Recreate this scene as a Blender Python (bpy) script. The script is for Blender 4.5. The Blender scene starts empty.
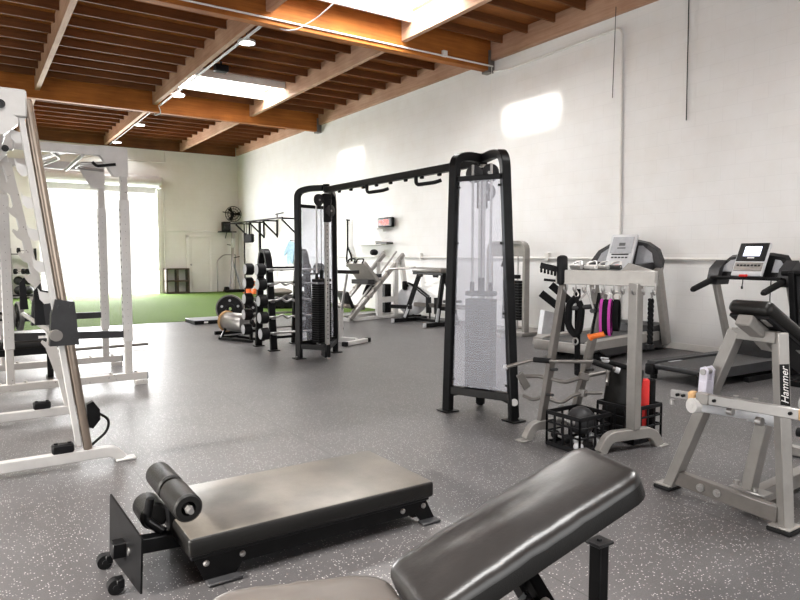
import bpy, bmesh, math, random
from mathutils import Vector, Matrix
random.seed(7)
SC = bpy.context.scene
COL = SC.collection
R = math.radians
PI = math.pi
V = Vector

# ------------------------------------------------------------------ camera
cam_d = bpy.data.cameras.new('camera')
cam = bpy.data.objects.new('camera', cam_d)
COL.objects.link(cam)
cam.location = (0, 0, 1.4)
cam.rotation_euler = (R(90 - 3.976), 0, R(-33.69))
cam_d.sensor_width = 36.0
cam_d.lens = 644.4 / 800 * 36.0
cam_d.clip_start = 0.05
cam_d.clip_end = 200
SC.camera = cam

# ------------------------------------------------------------------ world, sun, area lights, exposure
W = bpy.data.worlds.new('sky')
SC.world = W
W.use_nodes = True
bg = W.node_tree.nodes['Background']
bg.inputs['Color'].default_value = (0.97, 0.98, 1.0, 1)
bg.inputs['Strength'].default_value = 1.6

sun_d = bpy.data.lights.new('sun', 'SUN')
sun_d.energy = 11.0
sun_d.angle = R(6)
sun_d.color = (1.0, 0.95, 0.88)
sun = bpy.data.objects.new('sun', sun_d)
COL.objects.link(sun)
sun.location = (-10, 10, 15)
sun.rotation_euler = V((1.0, 0.0, -0.45)).to_track_quat('-Z', 'Y').to_euler()

SKYLIGHTS = [(4.1, 6.55, 8.1, 9.45), (4.1, 6.55, 14.9, 16.2), (-1.1, 1.4, 0.6, 1.9), (4.1, 6.55, 0.6, 1.9),  # first two in view; the others are unseen, added for more light
             (-3.67, -1.2, 11.6, 12.9), (-1.1, 1.4, 20.2, 21.5), (-3.67, -1.2, 18.6, 19.9)]


def area(name, loc, direction, sx, sy, power, col=(1, 1, 1), spread=180):
    d = bpy.data.lights.new(name, 'AREA')
    d.shape = 'RECTANGLE'
    d.size, d.size_y = sx, sy
    d.energy = power
    d.color = col
    d.spread = R(spread)
    o = bpy.data.objects.new(name, d)
    COL.objects.link(o)
    o.location = loc
    o.rotation_euler = V(direction).to_track_quat('-Z', 'Y').to_euler()
    return o


for (x0, x1, y0, y1) in SKYLIGHTS:
    area('skylight_daylight', ((x0 + x1) / 2, (y0 + y1) / 2, 5.93), (0, 0, -1), x1 - x0, y1 - y0, 300, (1, .99, .97))  # one area lamp per well, the added unseen ones included
area('roll_up_door_daylight', (3.8, 24.9, 1.9), (0, -1, 0), 3.7, 3.6, 980, (1, 1, 1))
area('rear_opening_fill', (1.5, -5.6, 2.1), (0.15, 1, -0.03), 7.6, 3.8, 130, (1, .98, .95))  # added fill lamp in an unseen opening behind the camera
area('side_opening_fill', (-6.4, 6.0, 2.0), (1, 0, 0), 9.5, 3.6, 150, (1, .98, .95))  # added fill lamp in an unseen opening of the left wall

SC.view_settings.view_transform = 'Standard'
SC.view_settings.look = 'None'
SC.view_settings.gamma = 1.0
SC.view_settings.use_curve_mapping = False
SC.view_settings.exposure = 0.17


# ------------------------------------------------------------------ materials
def new_mat(name):
    m = bpy.data.materials.new(name)
    m.use_nodes = True
    nt = m.node_tree
    return m, nt, nt.nodes['Principled BSDF']


def ramp(nt, fac, stops):
    r = nt.nodes.new('ShaderNodeValToRGB')
    el = r.color_ramp.elements
    while len(el) < len(stops):
        el.new(0.5)
    for e, (p, c) in zip(el, stops):
        e.position = p
        e.color = (*c, 1)
    nt.links.new(fac, r.inputs[0])
    return r.outputs[0]


def obj_co(nt, scale=(1, 1, 1)):
    tc = nt.nodes.new('ShaderNodeTexCoord')
    mp = nt.nodes.new('ShaderNodeMapping')
    mp.inputs['Scale'].default_value = scale
    nt.links.new(tc.outputs['Object'], mp.inputs[0])
    return mp.outputs[0]


def noise(nt, co, scale, detail=4, rough=.6):
    n = nt.nodes.new('ShaderNodeTexNoise')
    n.inputs['Scale'].default_value = scale
    n.inputs['Detail'].default_value = detail
    n.inputs['Roughness'].default_value = rough
    nt.links.new(co, n.inputs['Vector'])
    return n.outputs['Fac']


def bump(nt, b, height, strength=.2, dist=.01):
    bp = nt.nodes.new('ShaderNodeBump')
    bp.inputs['Strength'].default_value = strength
    bp.inputs['Distance'].default_value = dist
    nt.links.new(height, bp.inputs['Height'])
    nt.links.new(bp.outputs[0], b.inputs['Normal'])


def mat(name, c, rough=.5, metal=0.0, var=.12, scale=14, bmp=0.0, bscale=120, coat=0, spec=.5):
    m, nt, b = new_mat(name)
    co = obj_co(nt)
    lo = tuple(max(0, x * (1 - var)) for x in c)
    hi = tuple(min(1, x * (1 + var)) for x in c)
    nt.links.new(ramp(nt, noise(nt, co, scale), [(.3, lo), (.7, hi)]), b.inputs['Base Color'])
    b.inputs['Roughness'].default_value = rough
    b.inputs['Metallic'].default_value = metal
    b.inputs['Specular IOR Level'].default_value = spec
    if coat:
        b.inputs['Coat Weight'].default_value = coat
    if bmp:
        bump(nt, b, noise(nt, co, bscale, 3), bmp, .004)
    return m


def emit_mat(name, c, s):
    m, nt, b = new_mat(name)
    b.inputs['Base Color'].default_value = (*c, 1)
    b.inputs['Emission Color'].default_value = (*c, 1)
    b.inputs['Emission Strength'].default_value = s
    return m


def wood_mat(name, lo, hi, axis, rough=.7):
    m, nt, b = new_mat(name)
    s = [22, 22, 22]
    s[axis] = 1.2
    co = obj_co(nt, s)
    n1 = noise(nt, co, 1.0, 5, .65)
    n2 = noise(nt, obj_co(nt), 1.3, 3, .5)
    mx = nt.nodes.new('ShaderNodeMath')
    mx.operation = 'ADD'
    hf = nt.nodes.new('ShaderNodeMath')
    hf.operation = 'MULTIPLY'
    hf.inputs[1].default_value = .5
    nt.links.new(n1, mx.inputs[0])
    nt.links.new(n2, mx.inputs[1])
    nt.links.new(mx.outputs[0], hf.inputs[0])
    nt.links.new(ramp(nt, hf.outputs[0], [(.35, lo), (.65, hi)]), b.inputs['Base Color'])
    b.inputs['Roughness'].default_value = rough
    b.inputs['Specular IOR Level'].default_value = .3
    bump(nt, b, n1, .15, .004)
    return m


def floor_mat():
    m, nt, b = new_mat('speckled_rubber')
    co = obj_co(nt)
    vor = nt.nodes.new('ShaderNodeTexVoronoi')
    vor.inputs['Scale'].default_value = 92
    vor.inputs['Randomness'].default_value = 1
    nt.links.new(co, vor.inputs['Vector'])
    fleck = ramp(nt, vor.outputs['Distance'], [(.18, (1, 1, 1)), (.30, (0, 0, 0))])
    pick = nt.nodes.new('ShaderNodeSeparateColor')
    nt.links.new(vor.outputs['Color'], pick.inputs[0])
    gate = nt.nodes.new('ShaderNodeMath')
    gate.operation = 'GREATER_THAN'
    gate.inputs[1].default_value = .64
    nt.links.new(pick.outputs[0], gate.inputs[0])
    fm = nt.nodes.new('ShaderNodeMath')
    fm.operation = 'MULTIPLY'
    nt.links.new(fleck, fm.inputs[0])
    nt.links.new(gate.outputs[0], fm.inputs[1])
    base = ramp(nt, noise(nt, co, 1.1, 5), [(.3, (.056, .053, .054)), (.7, (.088, .084, .086))])
    fine = noise(nt, co, 160, 2)
    mixf = nt.nodes.new('ShaderNodeMix')
    mixf.data_type = 'RGBA'
    mixf.blend_type = 'MULTIPLY'
    mixf.inputs[0].default_value = .45
    nt.links.new(base, mixf.inputs[6])
    nt.links.new(ramp(nt, fine, [(.3, (.45, .45, .45)), (.7, (1.5, 1.5, 1.5))]), mixf.inputs[7])
    mix = nt.nodes.new('ShaderNodeMix')
    mix.data_type = 'RGBA'
    nt.links.new(fm.outputs[0], mix.inputs[0])
    nt.links.new(mixf.outputs[2], mix.inputs[6])
    mix.inputs[7].default_value = (.66, .63, .62, 1)
    # seams between rubber rolls (run along Y every 1.22 m)
    sep = nt.nodes.new('ShaderNodeSeparateXYZ')
    nt.links.new(co, sep.inputs[0])
    ad = nt.nodes.new('ShaderNodeMath'); ad.operation = 'ADD'; ad.inputs[1].default_value = 100.42
    md = nt.nodes.new('ShaderNodeMath'); md.operation = 'MODULO'; md.inputs[1].default_value = 1.22
    lt = nt.nodes.new('ShaderNodeMath'); lt.operation = 'LESS_THAN'; lt.inputs[1].default_value = .006
    nt.links.new(sep.outputs[0], ad.inputs[0]); nt.links.new(ad.outputs[0], md.inputs[0]); nt.links.new(md.outputs[0], lt.inputs[0])
    mix2 = nt.nodes.new('ShaderNodeMix')
    mix2.data_type = 'RGBA'
    nt.links.new(lt.outputs[0], mix2.inputs[0])
    nt.links.new(mix.outputs[2], mix2.inputs[6])
    mix2.inputs[7].default_value = (.03, .03, .03, 1)
    nt.links.new(mix2.outputs[2], b.inputs['Base Color'])
    b.inputs['Roughness'].default_value = .42
    b.inputs['Specular IOR Level'].default_value = .85
    bump(nt, b, fine, .25, .003)
    return m


def block_mat(name, c, axes):
    m, nt, b = new_mat(name)
    tc = nt.nodes.new('ShaderNodeTexCoord')
    sep = nt.nodes.new('ShaderNodeSeparateXYZ')
    cmb = nt.nodes.new('ShaderNodeCombineXYZ')
    nt.links.new(tc.outputs['Object'], sep.inputs[0])
    nt.links.new(sep.outputs[axes[0]], cmb.inputs[0])
    nt.links.new(sep.outputs[axes[1]], cmb.inputs[1])
    br = nt.nodes.new('ShaderNodeTexBrick')
    br.inputs['Scale'].default_value = 1
    br.inputs['Mortar Size'].default_value = .006
    br.inputs['Mortar Smooth'].default_value = .6
    br.inputs['Brick Width'].default_value = .406
    br.inputs['Row Height'].default_value = .203
    br.inputs['Color1'].default_value = (*[x * .985 for x in c], 1)
    br.inputs['Color2'].default_value = (*c, 1)
    br.inputs['Mortar'].default_value = (*[x * .95 for x in c], 1)
    nt.links.new(cmb.outputs[0], br.inputs['Vector'])
    nz = noise(nt, tc.outputs['Object'], 2.2, 6)
    mx = nt.nodes.new('ShaderNodeMix'); mx.data_type = 'RGBA'; mx.blend_type = 'MULTIPLY'
    mx.inputs[0].default_value = 1
    nt.links.new(br.outputs['Color'], mx.inputs[6])
    nt.links.new(ramp(nt, nz, [(.25, (.95, .94, .92)), (.6, (1, 1, 1))]), mx.inputs[7])
    nt.links.new(mx.outputs[2], b.inputs['Base Color'])
    b.inputs['Roughness'].default_value = .55
    inv = nt.nodes.new('ShaderNodeMath'); inv.operation = 'SUBTRACT'; inv.inputs[0].default_value = 1
    nt.links.new(br.outputs['Fac'], inv.inputs[1])
    bump(nt, b, inv.outputs[0], .22, .006)
    return m


def turf_mat():
    m, nt, b = new_mat('green_turf')
    co = obj_co(nt)
    nt.links.new(ramp(nt, noise(nt, co, 60, 4, .7), [(.3, (.05, .10, .016)), (.7, (.13, .205, .04))]), b.inputs['Base Color'])
    b.inputs['Roughness'].default_value = .85
    b.inputs['Specular IOR Level'].default_value = .15
    bump(nt, b, noise(nt, co, 240, 2), .8, .012)
    return m


def frosted_mat():
    m, nt, b = new_mat('frosted_panel')
    out = nt.nodes['Material Output']
    tr = nt.nodes.new('ShaderNodeBsdfTransparent')
    tr.inputs[0].default_value = (.92, .93, .97, 1)
    mx = nt.nodes.new('ShaderNodeMixShader')
    b.inputs['Base Color'].default_value = (.80, .81, .86, 1)
    b.inputs['Roughness'].default_value = .25
    n = noise(nt, obj_co(nt, (1, 1, .2)), 2.0, 2)
    nt.links.new(ramp(nt, n, [(.3, (.21, .21, .21)), (.7, (.26, .26, .26))]), mx.inputs[0])
    nt.links.new(tr.outputs[0], mx.inputs[1])
    nt.links.new(b.outputs[0], mx.inputs[2])
    nt.links.new(mx.outputs[0], out.inputs['Surface'])
    return m


def chip_mat(name, c, chip):
    m, nt, b = new_mat(name)
    co = obj_co(nt)
    nt.links.new(ramp(nt, noise(nt, co, 22, 5, .7), [(.0, chip), (.335, chip), (.36, c), (1, tuple(min(1, x * 1.08) for x in c))]), b.inputs['Base Color'])
    b.inputs['Roughness'].default_value = .45
    return m


def glass_mat():
    m, nt, b = new_mat('clear_screen')
    b.inputs['Base Color'].default_value = (.6, .63, .66, 1)
    b.inputs['Roughness'].default_value = .1
    return m


M = dict(
    floor=floor_mat(),
    block=block_mat('painted_block_wall', (.80, .80, .795), (1, 2)),
    block_back=block_mat('painted_back_wall', (.74, .73, .70), (0, 2)),
    turf=turf_mat(),
    wood_x=wood_mat('glulam_wood', (.22, .066, .010), (.46, .16, .028), 0),
    wood_y=wood_mat('purlin_wood', (.36, .19, .115), (.56, .36, .25), 1),
    joist=wood_mat('joist_wood', (.095, .034, .010), (.22, .080, .024), 0),
    deck=wood_mat('roof_plywood', (.17, .052, .009), (.36, .125, .022), 0),
    wood_tan=wood_mat('tan_wood', (.50, .30, .14), (.66, .43, .22), 2),
    white_trim=mat('white_trim', (.78, .77, .74), .5, var=.04),
    skywell=mat('white_curb', (.85, .84, .82), .6, var=.03),
    white=mat('white_powder_coat', (.58, .57, .555), .38, var=.06, scale=9),
    white_worn=chip_mat('worn_white_coat', (.50, .48, .455), (.10, .09, .08)),
    silver=mat('silver_powder_coat', (.285, .272, .255), .36, .3, var=.07),
    pewter=mat('pewter_coat', (.17, .158, .146), .38, .4, var=.08),
    steel=mat('brushed_steel', (.36, .35, .34), .36, .75, var=.05),
    chrome=mat('chrome', (.42, .41, .40), .34, .7, var=.05),
    rod=mat('guide_rod_steel', (.34, .28, .23), .28, .85, var=.06),
    black=mat('black_powder_coat', (.006, .006, .0065), .36, var=.3, spec=.14),
    blackm=mat('black_matte_plastic', (.008, .008, .009), .5, var=.25, spec=.16),
    charcoal=mat('charcoal_plastic', (.030, .030, .032), .42, var=.15, spec=.25),
    grey=mat('grey_plastic', (.26, .27, .29), .42, var=.1),
    lgrey=mat('light_grey_plastic', (.50, .51, .53), .4, var=.08),
    rubber=mat('black_rubber', (.009, .009, .0095), .6, var=.3, bmp=.2, spec=.18),
    vinyl=mat('black_vinyl', (.008, .0075, .007), .36, var=.25, scale=5, bmp=.25, bscale=260, spec=.3),
    vinyl_sheen=mat('sheen_black_vinyl', (.115, .103, .088), .36, var=.35, scale=4, bmp=.2, bscale=200, spec=.8),  # black vinyl lightened to beige: reflected sheen put into the colour
    vinyl_worn=mat('worn_black_vinyl', (.017, .016, .0158), .33, var=.5, scale=4, bmp=.22, bscale=26, spec=.7),
    vinyl_tan=mat('taupe_vinyl', (.19, .165, .14), .5, var=.1),
    vinyl_seat=mat('brown_worn_vinyl', (.085, .073, .064), .4, var=.2, scale=5),
    belt=mat('treadmill_belt', (.022, .022, .023), .5, var=.2, bmp=.2, bscale=300),
    plate=mat('cast_iron_plate', (.012, .012, .013), .5, .0, var=.3, spec=.2),
    plate_grey=mat('grey_iron_plate', (.17, .165, .16), .5, .4, var=.25),
    fabric=mat('black_webbing', (.007, .007, .0075), .8, var=.3, spec=.1),
    purple=mat('magenta_binding', (.42, .03, .30), .6, var=.15),
    orange=mat('orange_grip', (.80, .17, .02), .5, var=.12),
    red=mat('red_foam', (.66, .022, .018), .6, var=.15),
    blue=mat('pale_blue_cloth', (.33, .50, .66), .85, var=.3, scale=20),
    frosted=frosted_mat(),
    screen=glass_mat(),
    lit_screen=emit_mat('lit_treadmill_screen', (.75, .78, .95), 1.4),
    led=emit_mat('led_lens', (.95, .98, 1.0), 22),
    red_led=emit_mat('red_led_digits', (1, .06, .03), 1.1),
    asphalt=mat('pale_concrete', (.62, .62, .60), .8, var=.1, scale=3),
    lilac=mat('lilac_coat', (.62, .60, .68), .35, .2, var=.05),
    logo=mat('logo_white', (.85, .84, .82), .5, var=.02),
)


# ------------------------------------------------------------------ mesh builder
class MB:
    def __init__(s):
        s.v, s.f, s.m = [], [], []

    def add(s, verts, faces, mi=0):
        o = len(s.v)
        s.seg = getattr(s, 'seg', [])
        s.seg.append((len(s.v), len(s.v) + len(verts), len(s.f), len(s.f) + len(faces)))
        s.v += [tuple(p) for p in verts]
        s.f += [tuple(i + o for i in f) for f in faces]
        s.m += [mi] * len(faces)
        return s

    def box(s, c, size, rot=None, bev=.004, mi=0, seg=1):
        bm = bmesh.new()
        bmesh.ops.create_cube(bm, size=1)
        bmesh.ops.scale(bm, vec=size, verts=bm.verts)
        b = min(bev, min(size) * .45)
        if b > 0:
            bmesh.ops.bevel(bm, geom=bm.edges[:], offset=b, segments=seg, affect='EDGES', profile=.5)
        mt = Matrix.Translation(c) @ (rot.to_4x4() if rot else Matrix())
        bm.verts.index_update()
        s.add([mt @ v.co for v in bm.verts], [[v.index for v in f.verts] for f in bm.faces], mi)
        bm.free()
        return s

    def box2(s, a, b, **k):
        c = [(p + q) / 2 for p, q in zip(a, b)]
        return s.box(c, [abs(q - p) for p, q in zip(a, b)], **k)

    def bar(s, p0, p1, w, h, up=(0, 0, 1), bev=.004, mi=0, ext=0, seg=1):
        """rectangular bar from p0 to p1: w across, h along 'up'"""
        p0, p1 = V(p0), V(p1)
        d = (p1 - p0)
        L = d.length + ext * 2
        d.normalize()
        u = V(up)
        if abs(d.dot(u)) > .98:
            u = V((1, 0, 0)) if abs(d.x) < .9 else V((0, 1, 0))
        sd = d.cross(u).normalized()
        u = sd.cross(d).normalized()
        rot = Matrix((sd, d, u)).transposed()
        return s.box((p0 + p1) / 2, (w, L, h), rot, bev, mi, seg)

    def cyl(s, p0, p1, r, r1=None, n=18, mi=0, cap=True):
        p0, p1 = V(p0), V(p1)
        r1 = r if r1 is None else r1
        return s.lathe(p0, p1 - p0, [(0, 0), (r, 0), (r1, (p1 - p0).length), (0, (p1 - p0).length)] if cap else
                       [(r, 0), (r1, (p1 - p0).length)], n, mi)

    def lathe(s, o, axis, prof, n=24, mi=0):
        """prof = [(radius, along)]"""
        o, ax = V(o), V(axis).normalized()
        u = ax.orthogonal().normalized()
        w = ax.cross(u)
        vs, fs = [], []
        rings = []
        for r, t in prof:
            if r < 1e-6:
                rings.append([len(vs)])
                vs.append(o + ax * t)
            else:
                rings.append(list(range(len(vs), len(vs) + n)))
                vs += [o + ax * t + (u * math.cos(2 * PI * k / n) + w * math.sin(2 * PI * k / n)) * r for k in range(n)]
        for a, b in zip(rings, rings[1:]):
            for k in range(n):
                k2 = (k + 1) % n
                if len(a) == 1 and len(b) == 1:
                    continue
                if len(a) == 1:
                    fs.append((a[0], b[k2], b[k]))
                elif len(b) == 1:
                    fs.append((a[k], a[k2], b[0]))
                else:
                    fs.append((a[k], a[k2], b[k2], b[k]))
        return s.add(vs, fs, mi)

    def tube(s, path, r, n=12, mi=0, closed=False):
        path = [V(p) for p in path]
        return s.sweep(path, [(math.cos(2 * PI * k / n) * r, math.sin(2 * PI * k / n) * r) for k in range(n)], None, mi, closed)

    def sweep(s, path, prof, side=None, mi=0, closed=False):
        path = [V(p) for p in path]
        N, n = len(path), len(prof)
        tans = []
        for i in range(N):
            a = path[i - 1] if (i > 0 or closed) else path[i]
            b = path[(i + 1) % N] if (i < N - 1 or closed) else path[i]
            d1 = (path[i] - a).normalized() if (path[i] - a).length > 1e-9 else None
            d2 = (b - path[i]).normalized() if (b - path[i]).length > 1e-9 else None
            t = (d1 or V((0, 0, 0))) + (d2 or V((0, 0, 0)))
            tans.append(t.normalized())
        vs = []
        if side is None:
            u = tans[0].orthogonal().normalized()
        for i in range(N):
            t = tans[i]
            if side is None:
                u = (u - t * u.dot(t)).normalized()
                w = t.cross(u)
                sc = 1
            else:
                u = V(side).normalized()
                w = u.cross(t).normalized()
                sc = 1
                if 0 < i < N - 1:
                    d1 = (path[i] - path[i - 1]).normalized()
                    sc = 1 / max(.5, d1.dot(t))
            vs += [path[i] + u * a + w * b * sc for a, b in prof]
        fs = []
        for i in range(N - (0 if closed else 1)):
            j = (i + 1) % N
            for k in range(n):
                k2 = (k + 1) % n
                fs.append((i * n + k, i * n + k2, j * n + k2, j * n + k))
        if not closed:
            fs.append(tuple(range(n - 1, -1, -1)))
            fs.append(tuple(range((N - 1) * n, N * n)))
        return s.add(vs, fs, mi)

    def rect_sweep(s, path, w, h, side, mi=0, c=.005):
        a, b = w / 2, h / 2
        prof = [(-a + c, -b), (a - c, -b), (a, -b + c), (a, b - c), (a - c, b), (-a + c, b), (-a, b - c), (-a, -b + c)]
        return s.sweep(path, prof, side, mi)

    def prism(s, pts, vec, mi=0):
        """closed outline (3D points) extruded along vec"""
        pts = [V(p) for p in pts]
        vec = V(vec)
        n = len(pts)
        fs = [tuple(range(n - 1, -1, -1)), tuple(range(n, 2 * n))]
        fs += [(k, (k + 1) % n, n + (k + 1) % n, n + k) for k in range(n)]
        return s.add(pts + [p + vec for p in pts], fs, mi)

    def sphere(s, c, r, n=16, mi=0, squash=(1, 1, 1)):
        o = len(s.v)
        s.lathe((0, 0, -r), (0, 0, 1), [(math.sin(PI * k / 10) * r, r - math.cos(PI * k / 10) * r) for k in range(11)], n, mi)
        for i in range(o, len(s.v)):
            p = s.v[i]
            s.v[i] = (c[0] + p[0] * squash[0], c[1] + p[1] * squash[1], c[2] + p[2] * squash[2])
        return s

    def link(s, name, mats, parent=None, sharp=38, loc=None):
        me = bpy.data.meshes.new(name)
        off = V((0, 0, 0))
        if parent is not None and not parent.get('_local'):
            off = V(parent.get('_org', (0, 0, 0)))
        elif loc is not None:
            off = V(loc)
        me.from_pydata([V(p) - off for p in s.v], [], s.f)
        for m in (mats if isinstance(mats, (list, tuple)) else [mats]):
            me.materials.append(m)
        me.polygons.foreach_set('material_index', s.m)
        me.polygons.foreach_set('use_smooth', [True] * len(s.f))
        bm = bmesh.new()
        bm.from_mesh(me)
        bmesh.ops.recalc_face_normals(bm, faces=bm.faces[:])
        bm.to_mesh(me)
        bm.free()
        me.set_sharp_from_angle(angle=R(sharp))
        o = bpy.data.objects.new(name, me)
        COL.objects.link(o)
        if parent is not None:
            o.parent = parent
        elif loc is not None:
            o.location = loc
        return o


ORG = {}


def fillet(path, r, n=6):
    path = [V(p) for p in path]
    out = [path[0]]
    for a, p, b in zip(path, path[1:], path[2:]):
        d1, d2 = (a - p), (b - p)
        rr = min(r, d1.length * .49, d2.length * .49)
        d1.normalize(); d2.normalize()
        p1, p2 = p + d1 * rr, p + d2 * rr
        for k in range(n + 1):
            t = k / n
            out.append(p1 * (1 - t) ** 2 + p * 2 * t * (1 - t) + p2 * t ** 2)
    out.append(path[-1])
    return out


def thing(name, label, cat, loc=(0, 0, 0), rz=0, group=None, local=False):
    """Empty at the base of a thing; parts are given in world coordinates unless local"""
    o = bpy.data.objects.new(name, None)
    COL.objects.link(o)
    o.empty_display_size = .1
    o.location = loc
    o.rotation_euler = (0, 0, rz)
    o['label'] = label
    o['category'] = cat
    if group:
        o['group'] = group
    o['_org'] = tuple(loc)
    o['_local'] = 1 if local else 0
    return o


def tag(o, label, cat, group=None):
    o['label'] = label
    o['category'] = cat
    if group:
        o['group'] = group
    return o


def struct(name, mb, m, sharp=38):
    o = mb.link(name, m, None, sharp)
    o['kind'] = 'structure'
    return o


def dup(root, loc=None, rz=None, label=None):
    c = root.copy()
    COL.objects.link(c)
    if loc is not None:
        c.location = loc
    if rz is not None:
        c.rotation_euler = (0, 0, rz)
    if label:
        c['label'] = label
    for ch in list(root.children):
        k = ch.copy()
        COL.objects.link(k)
        k.parent = c
        for g in list(ch.children):
            q = g.copy()
            COL.objects.link(q)
            q.parent = k
    return c


def clusters(mb):
    """groups of shapes that touch each other"""
    bb = []
    for a, b, c, d in mb.seg:
        vs = mb.v[a:b]
        bb.append(([min(p[k] for p in vs) - .004 for k in range(3)], [max(p[k] for p in vs) + .004 for k in range(3)]))
    n = len(bb)
    par = list(range(n))

    def root(i):
        while par[i] != i:
            i = par[i]
        return i
    for i in range(n):
        for j in range(i):
            if all(bb[i][0][k] <= bb[j][1][k] and bb[j][0][k] <= bb[i][1][k] for k in range(3)):
                par[root(i)] = root(j)
    out = {}
    for i in range(n):
        out.setdefault(root(i), []).append(i)
    return list(out.values())


PATTERN = {'pin_hole', 'adjustment_hole', 'weight_label', 'button', 'key', 'display_icon', 'tread', 'slide_rod', 'arm_hole', 'numerals', 'weight_stack', 'counterweight_stack'}


def P(parent, name, mb, m, label=None, sharp=38):
    """part of a thing, or sub-part of a part; pieces that do not touch become parts of their own"""
    root = parent
    while root.parent:
        root = root.parent
    off = V((0, 0, 0)) if root.get('_local') else V(root.get('_org', (0, 0, 0)))
    mb.v = [tuple(V(p) - off) for p in mb.v]
    groups = clusters(mb) if name not in PATTERN else [list(range(len(mb.seg)))]
    first = None
    for g in groups:
        q = MB()
        if len(groups) == 1:
            q = mb
        else:
            for k in g:
                a, b, c, d = mb.seg[k]
                o = len(q.v)
                q.v += mb.v[a:b]
                q.f += [tuple(i - a + o for i in f) for f in mb.f[c:d]]
                q.m += mb.m[c:d]
        o = q.link(name, m, None, sharp)
        o.parent = parent
        if label:
            o['label'] = label
        first = first or o
    return first


def L3(a, b, t):
    return V(a) * (1 - t) + V(b) * t


# ================================================================== SETTING
XW, YB = 8.75, 24.45
XL, YR = -6.2, -5.3
TURF_Y = 13.85

struct('floor', MB().add([(XL, YR, 0), (XW, YR, 0), (XW, TURF_Y, 0), (XL, TURF_Y, 0), (XL, YR, -.1), (XW, YR, -.1), (XW, TURF_Y, -.1), (XL, TURF_Y, -.1)],
       [(0, 1, 2, 3), (7, 6, 5, 4), (0, 4, 5, 1), (1, 5, 6, 2), (2, 6, 7, 3), (3, 7, 4, 0)]), M['floor'])
struct('floor_turf', MB().box2((XL, TURF_Y, -.1), (XW, YB, .006), bev=0), M['turf'])
struct('wall_right', MB().box2((XW, YR, -.1), (XW + .2, YB + .2, 5.9), bev=0), M['block'])
DX0, DX1, DZ = 1.95, 5.72, 3.8
wb = MB()
wb.box2((XL, YB, -.1), (DX0, YB + .2, 5.9), bev=0)
wb.box2((DX1, YB, -.1), (XW, YB + .2, 5.9), bev=0)
wb.box2((DX0, YB, DZ), (DX1, YB + .2, 5.9), bev=0)
struct('wall_back', wb, M['block_back'])
wl = MB()
wl.box2((XL - .2, YR, 4.0), (XL, YB, 5.9), bev=0)
wl.box2((XL - .2, 11.0, -.1), (XL, YB, 4.0), bev=0)
wl.box2((XL - .2, YR, -.1), (XL, 1.0, 4.0), bev=0)
struct('wall_left', wl, M['block'])
wr = MB()
wr.box2((XL, YR - .2, 4.1), (XW, YR, 5.9), bev=0)
wr.box2((XL, YR - .2, -.1), (-2.5, YR, 4.1), bev=0)
wr.box2((5.5, YR - .2, -.1), (XW, YR, 4.1), bev=0)
struct('wall_rear', wr, M['block_back'])
struct('trim_wall_base', MB().box2((XW - .012, YR, .006), (XW - .001, 14.0, .10), bev=.002), M['white_trim'])
# yard outside the roll-up door
struct('ground_outside', MB().box2((-20, YB + .2, -.2), (30, 60, -.02), bev=0), M['asphalt'])
struct('wall_outside', MB().box2((-20, 52, -.2), (30, 52.3, 6), bev=0), M['white_trim'])

# roof deck with skylight holes
xs = sorted({XL, XW} | {s for k in SKYLIGHTS for s in k[:2]})
ys = sorted({YR, YB} | {s for k in SKYLIGHTS for s in k[2:]})
deck = MB()
for x0, x1 in zip(xs, xs[1:]):
    for y0, y1 in zip(ys, ys[1:]):
        cx, cy = (x0 + x1) / 2, (y0 + y1) / 2
        if any(a < cx < b and c < cy < d for a, b, c, d in SKYLIGHTS):
            continue
        deck.box2((x0, y0, 5.60), (x1, y1, 5.66), bev=0)
struct('ceiling', deck, M['deck'])
for (x0, x1, y0, y1) in SKYLIGHTS:
    w = MB()
    w.box2((x0 - .0, y0 - .04, 5.44), (x1, y0 + .012, 5.95), bev=0)
    w.box2((x0 - .0, y1 - .012, 5.44), (x1, y1 + .04, 5.95), bev=0)
    w.box2((x0 - .05, y0 - .04, 5.662), (x0, y1 + .04, 5.95), bev=0)
    w.box2((x1, y0 - .04, 5.662), (x1 + .05, y1 + .04, 5.95), bev=0)
    struct('trim_skylight', w, M['skywell'])
for y in (-5.2, 2.36, 9.87, 17.37):
    struct('ceiling_girder', MB().box2((XL, y - .085, 5.02), (XW - .002, y + .085, 5.598), bev=.006), M['wood_x'])
struct('ceiling_ledger_back', MB().box2((XL, YB - .1, 5.18), (XW - .105, YB - .002, 5.598), bev=.004), M['joist'])
PUR = [-6.15, -3.72, -1.15, 1.45, 4.05, 6.60]
bays = [(-5.11, 2.27), (2.45, 9.78), (9.96, 17.28), (17.46, 24.34)]
for i, x in enumerate(PUR):
    for y0, y1 in bays:
        struct('ceiling_purlin', MB().box2((x - .05, y0, 5.20), (x + .05, y1, 5.598), bev=.005), M['wood_y'])
for y0, y1 in bays:
    struct('ceiling_ledger_right', MB().box2((XW - .1, y0, 5.21), (XW - .002, y1, 5.598), bev=.004), M['wood_y'])
EDG = PUR + [8.70]
for x0, x1 in zip(EDG, EDG[1:]):
    proto = None
    for y0, y1 in bays:
        n = 11
        for k in range(n):
            y = y0 + (k + .5) * (y1 - y0) / n
            if any(a < (x0 + x1) / 2 < b and c - .07 < y < d + .07 for a, b, c, d in SKYLIGHTS):
                continue
            if proto is None:
                proto = MB().box2((x0 + .052, -.02, 5.45), (x1 - .052, .02, 5.598), bev=.003).link('ceiling_joist', M['joist'])
                o = proto
            else:
                o = proto.copy()
                COL.objects.link(o)
            o.location.y = y
            o['kind'] = 'structure'

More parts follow.
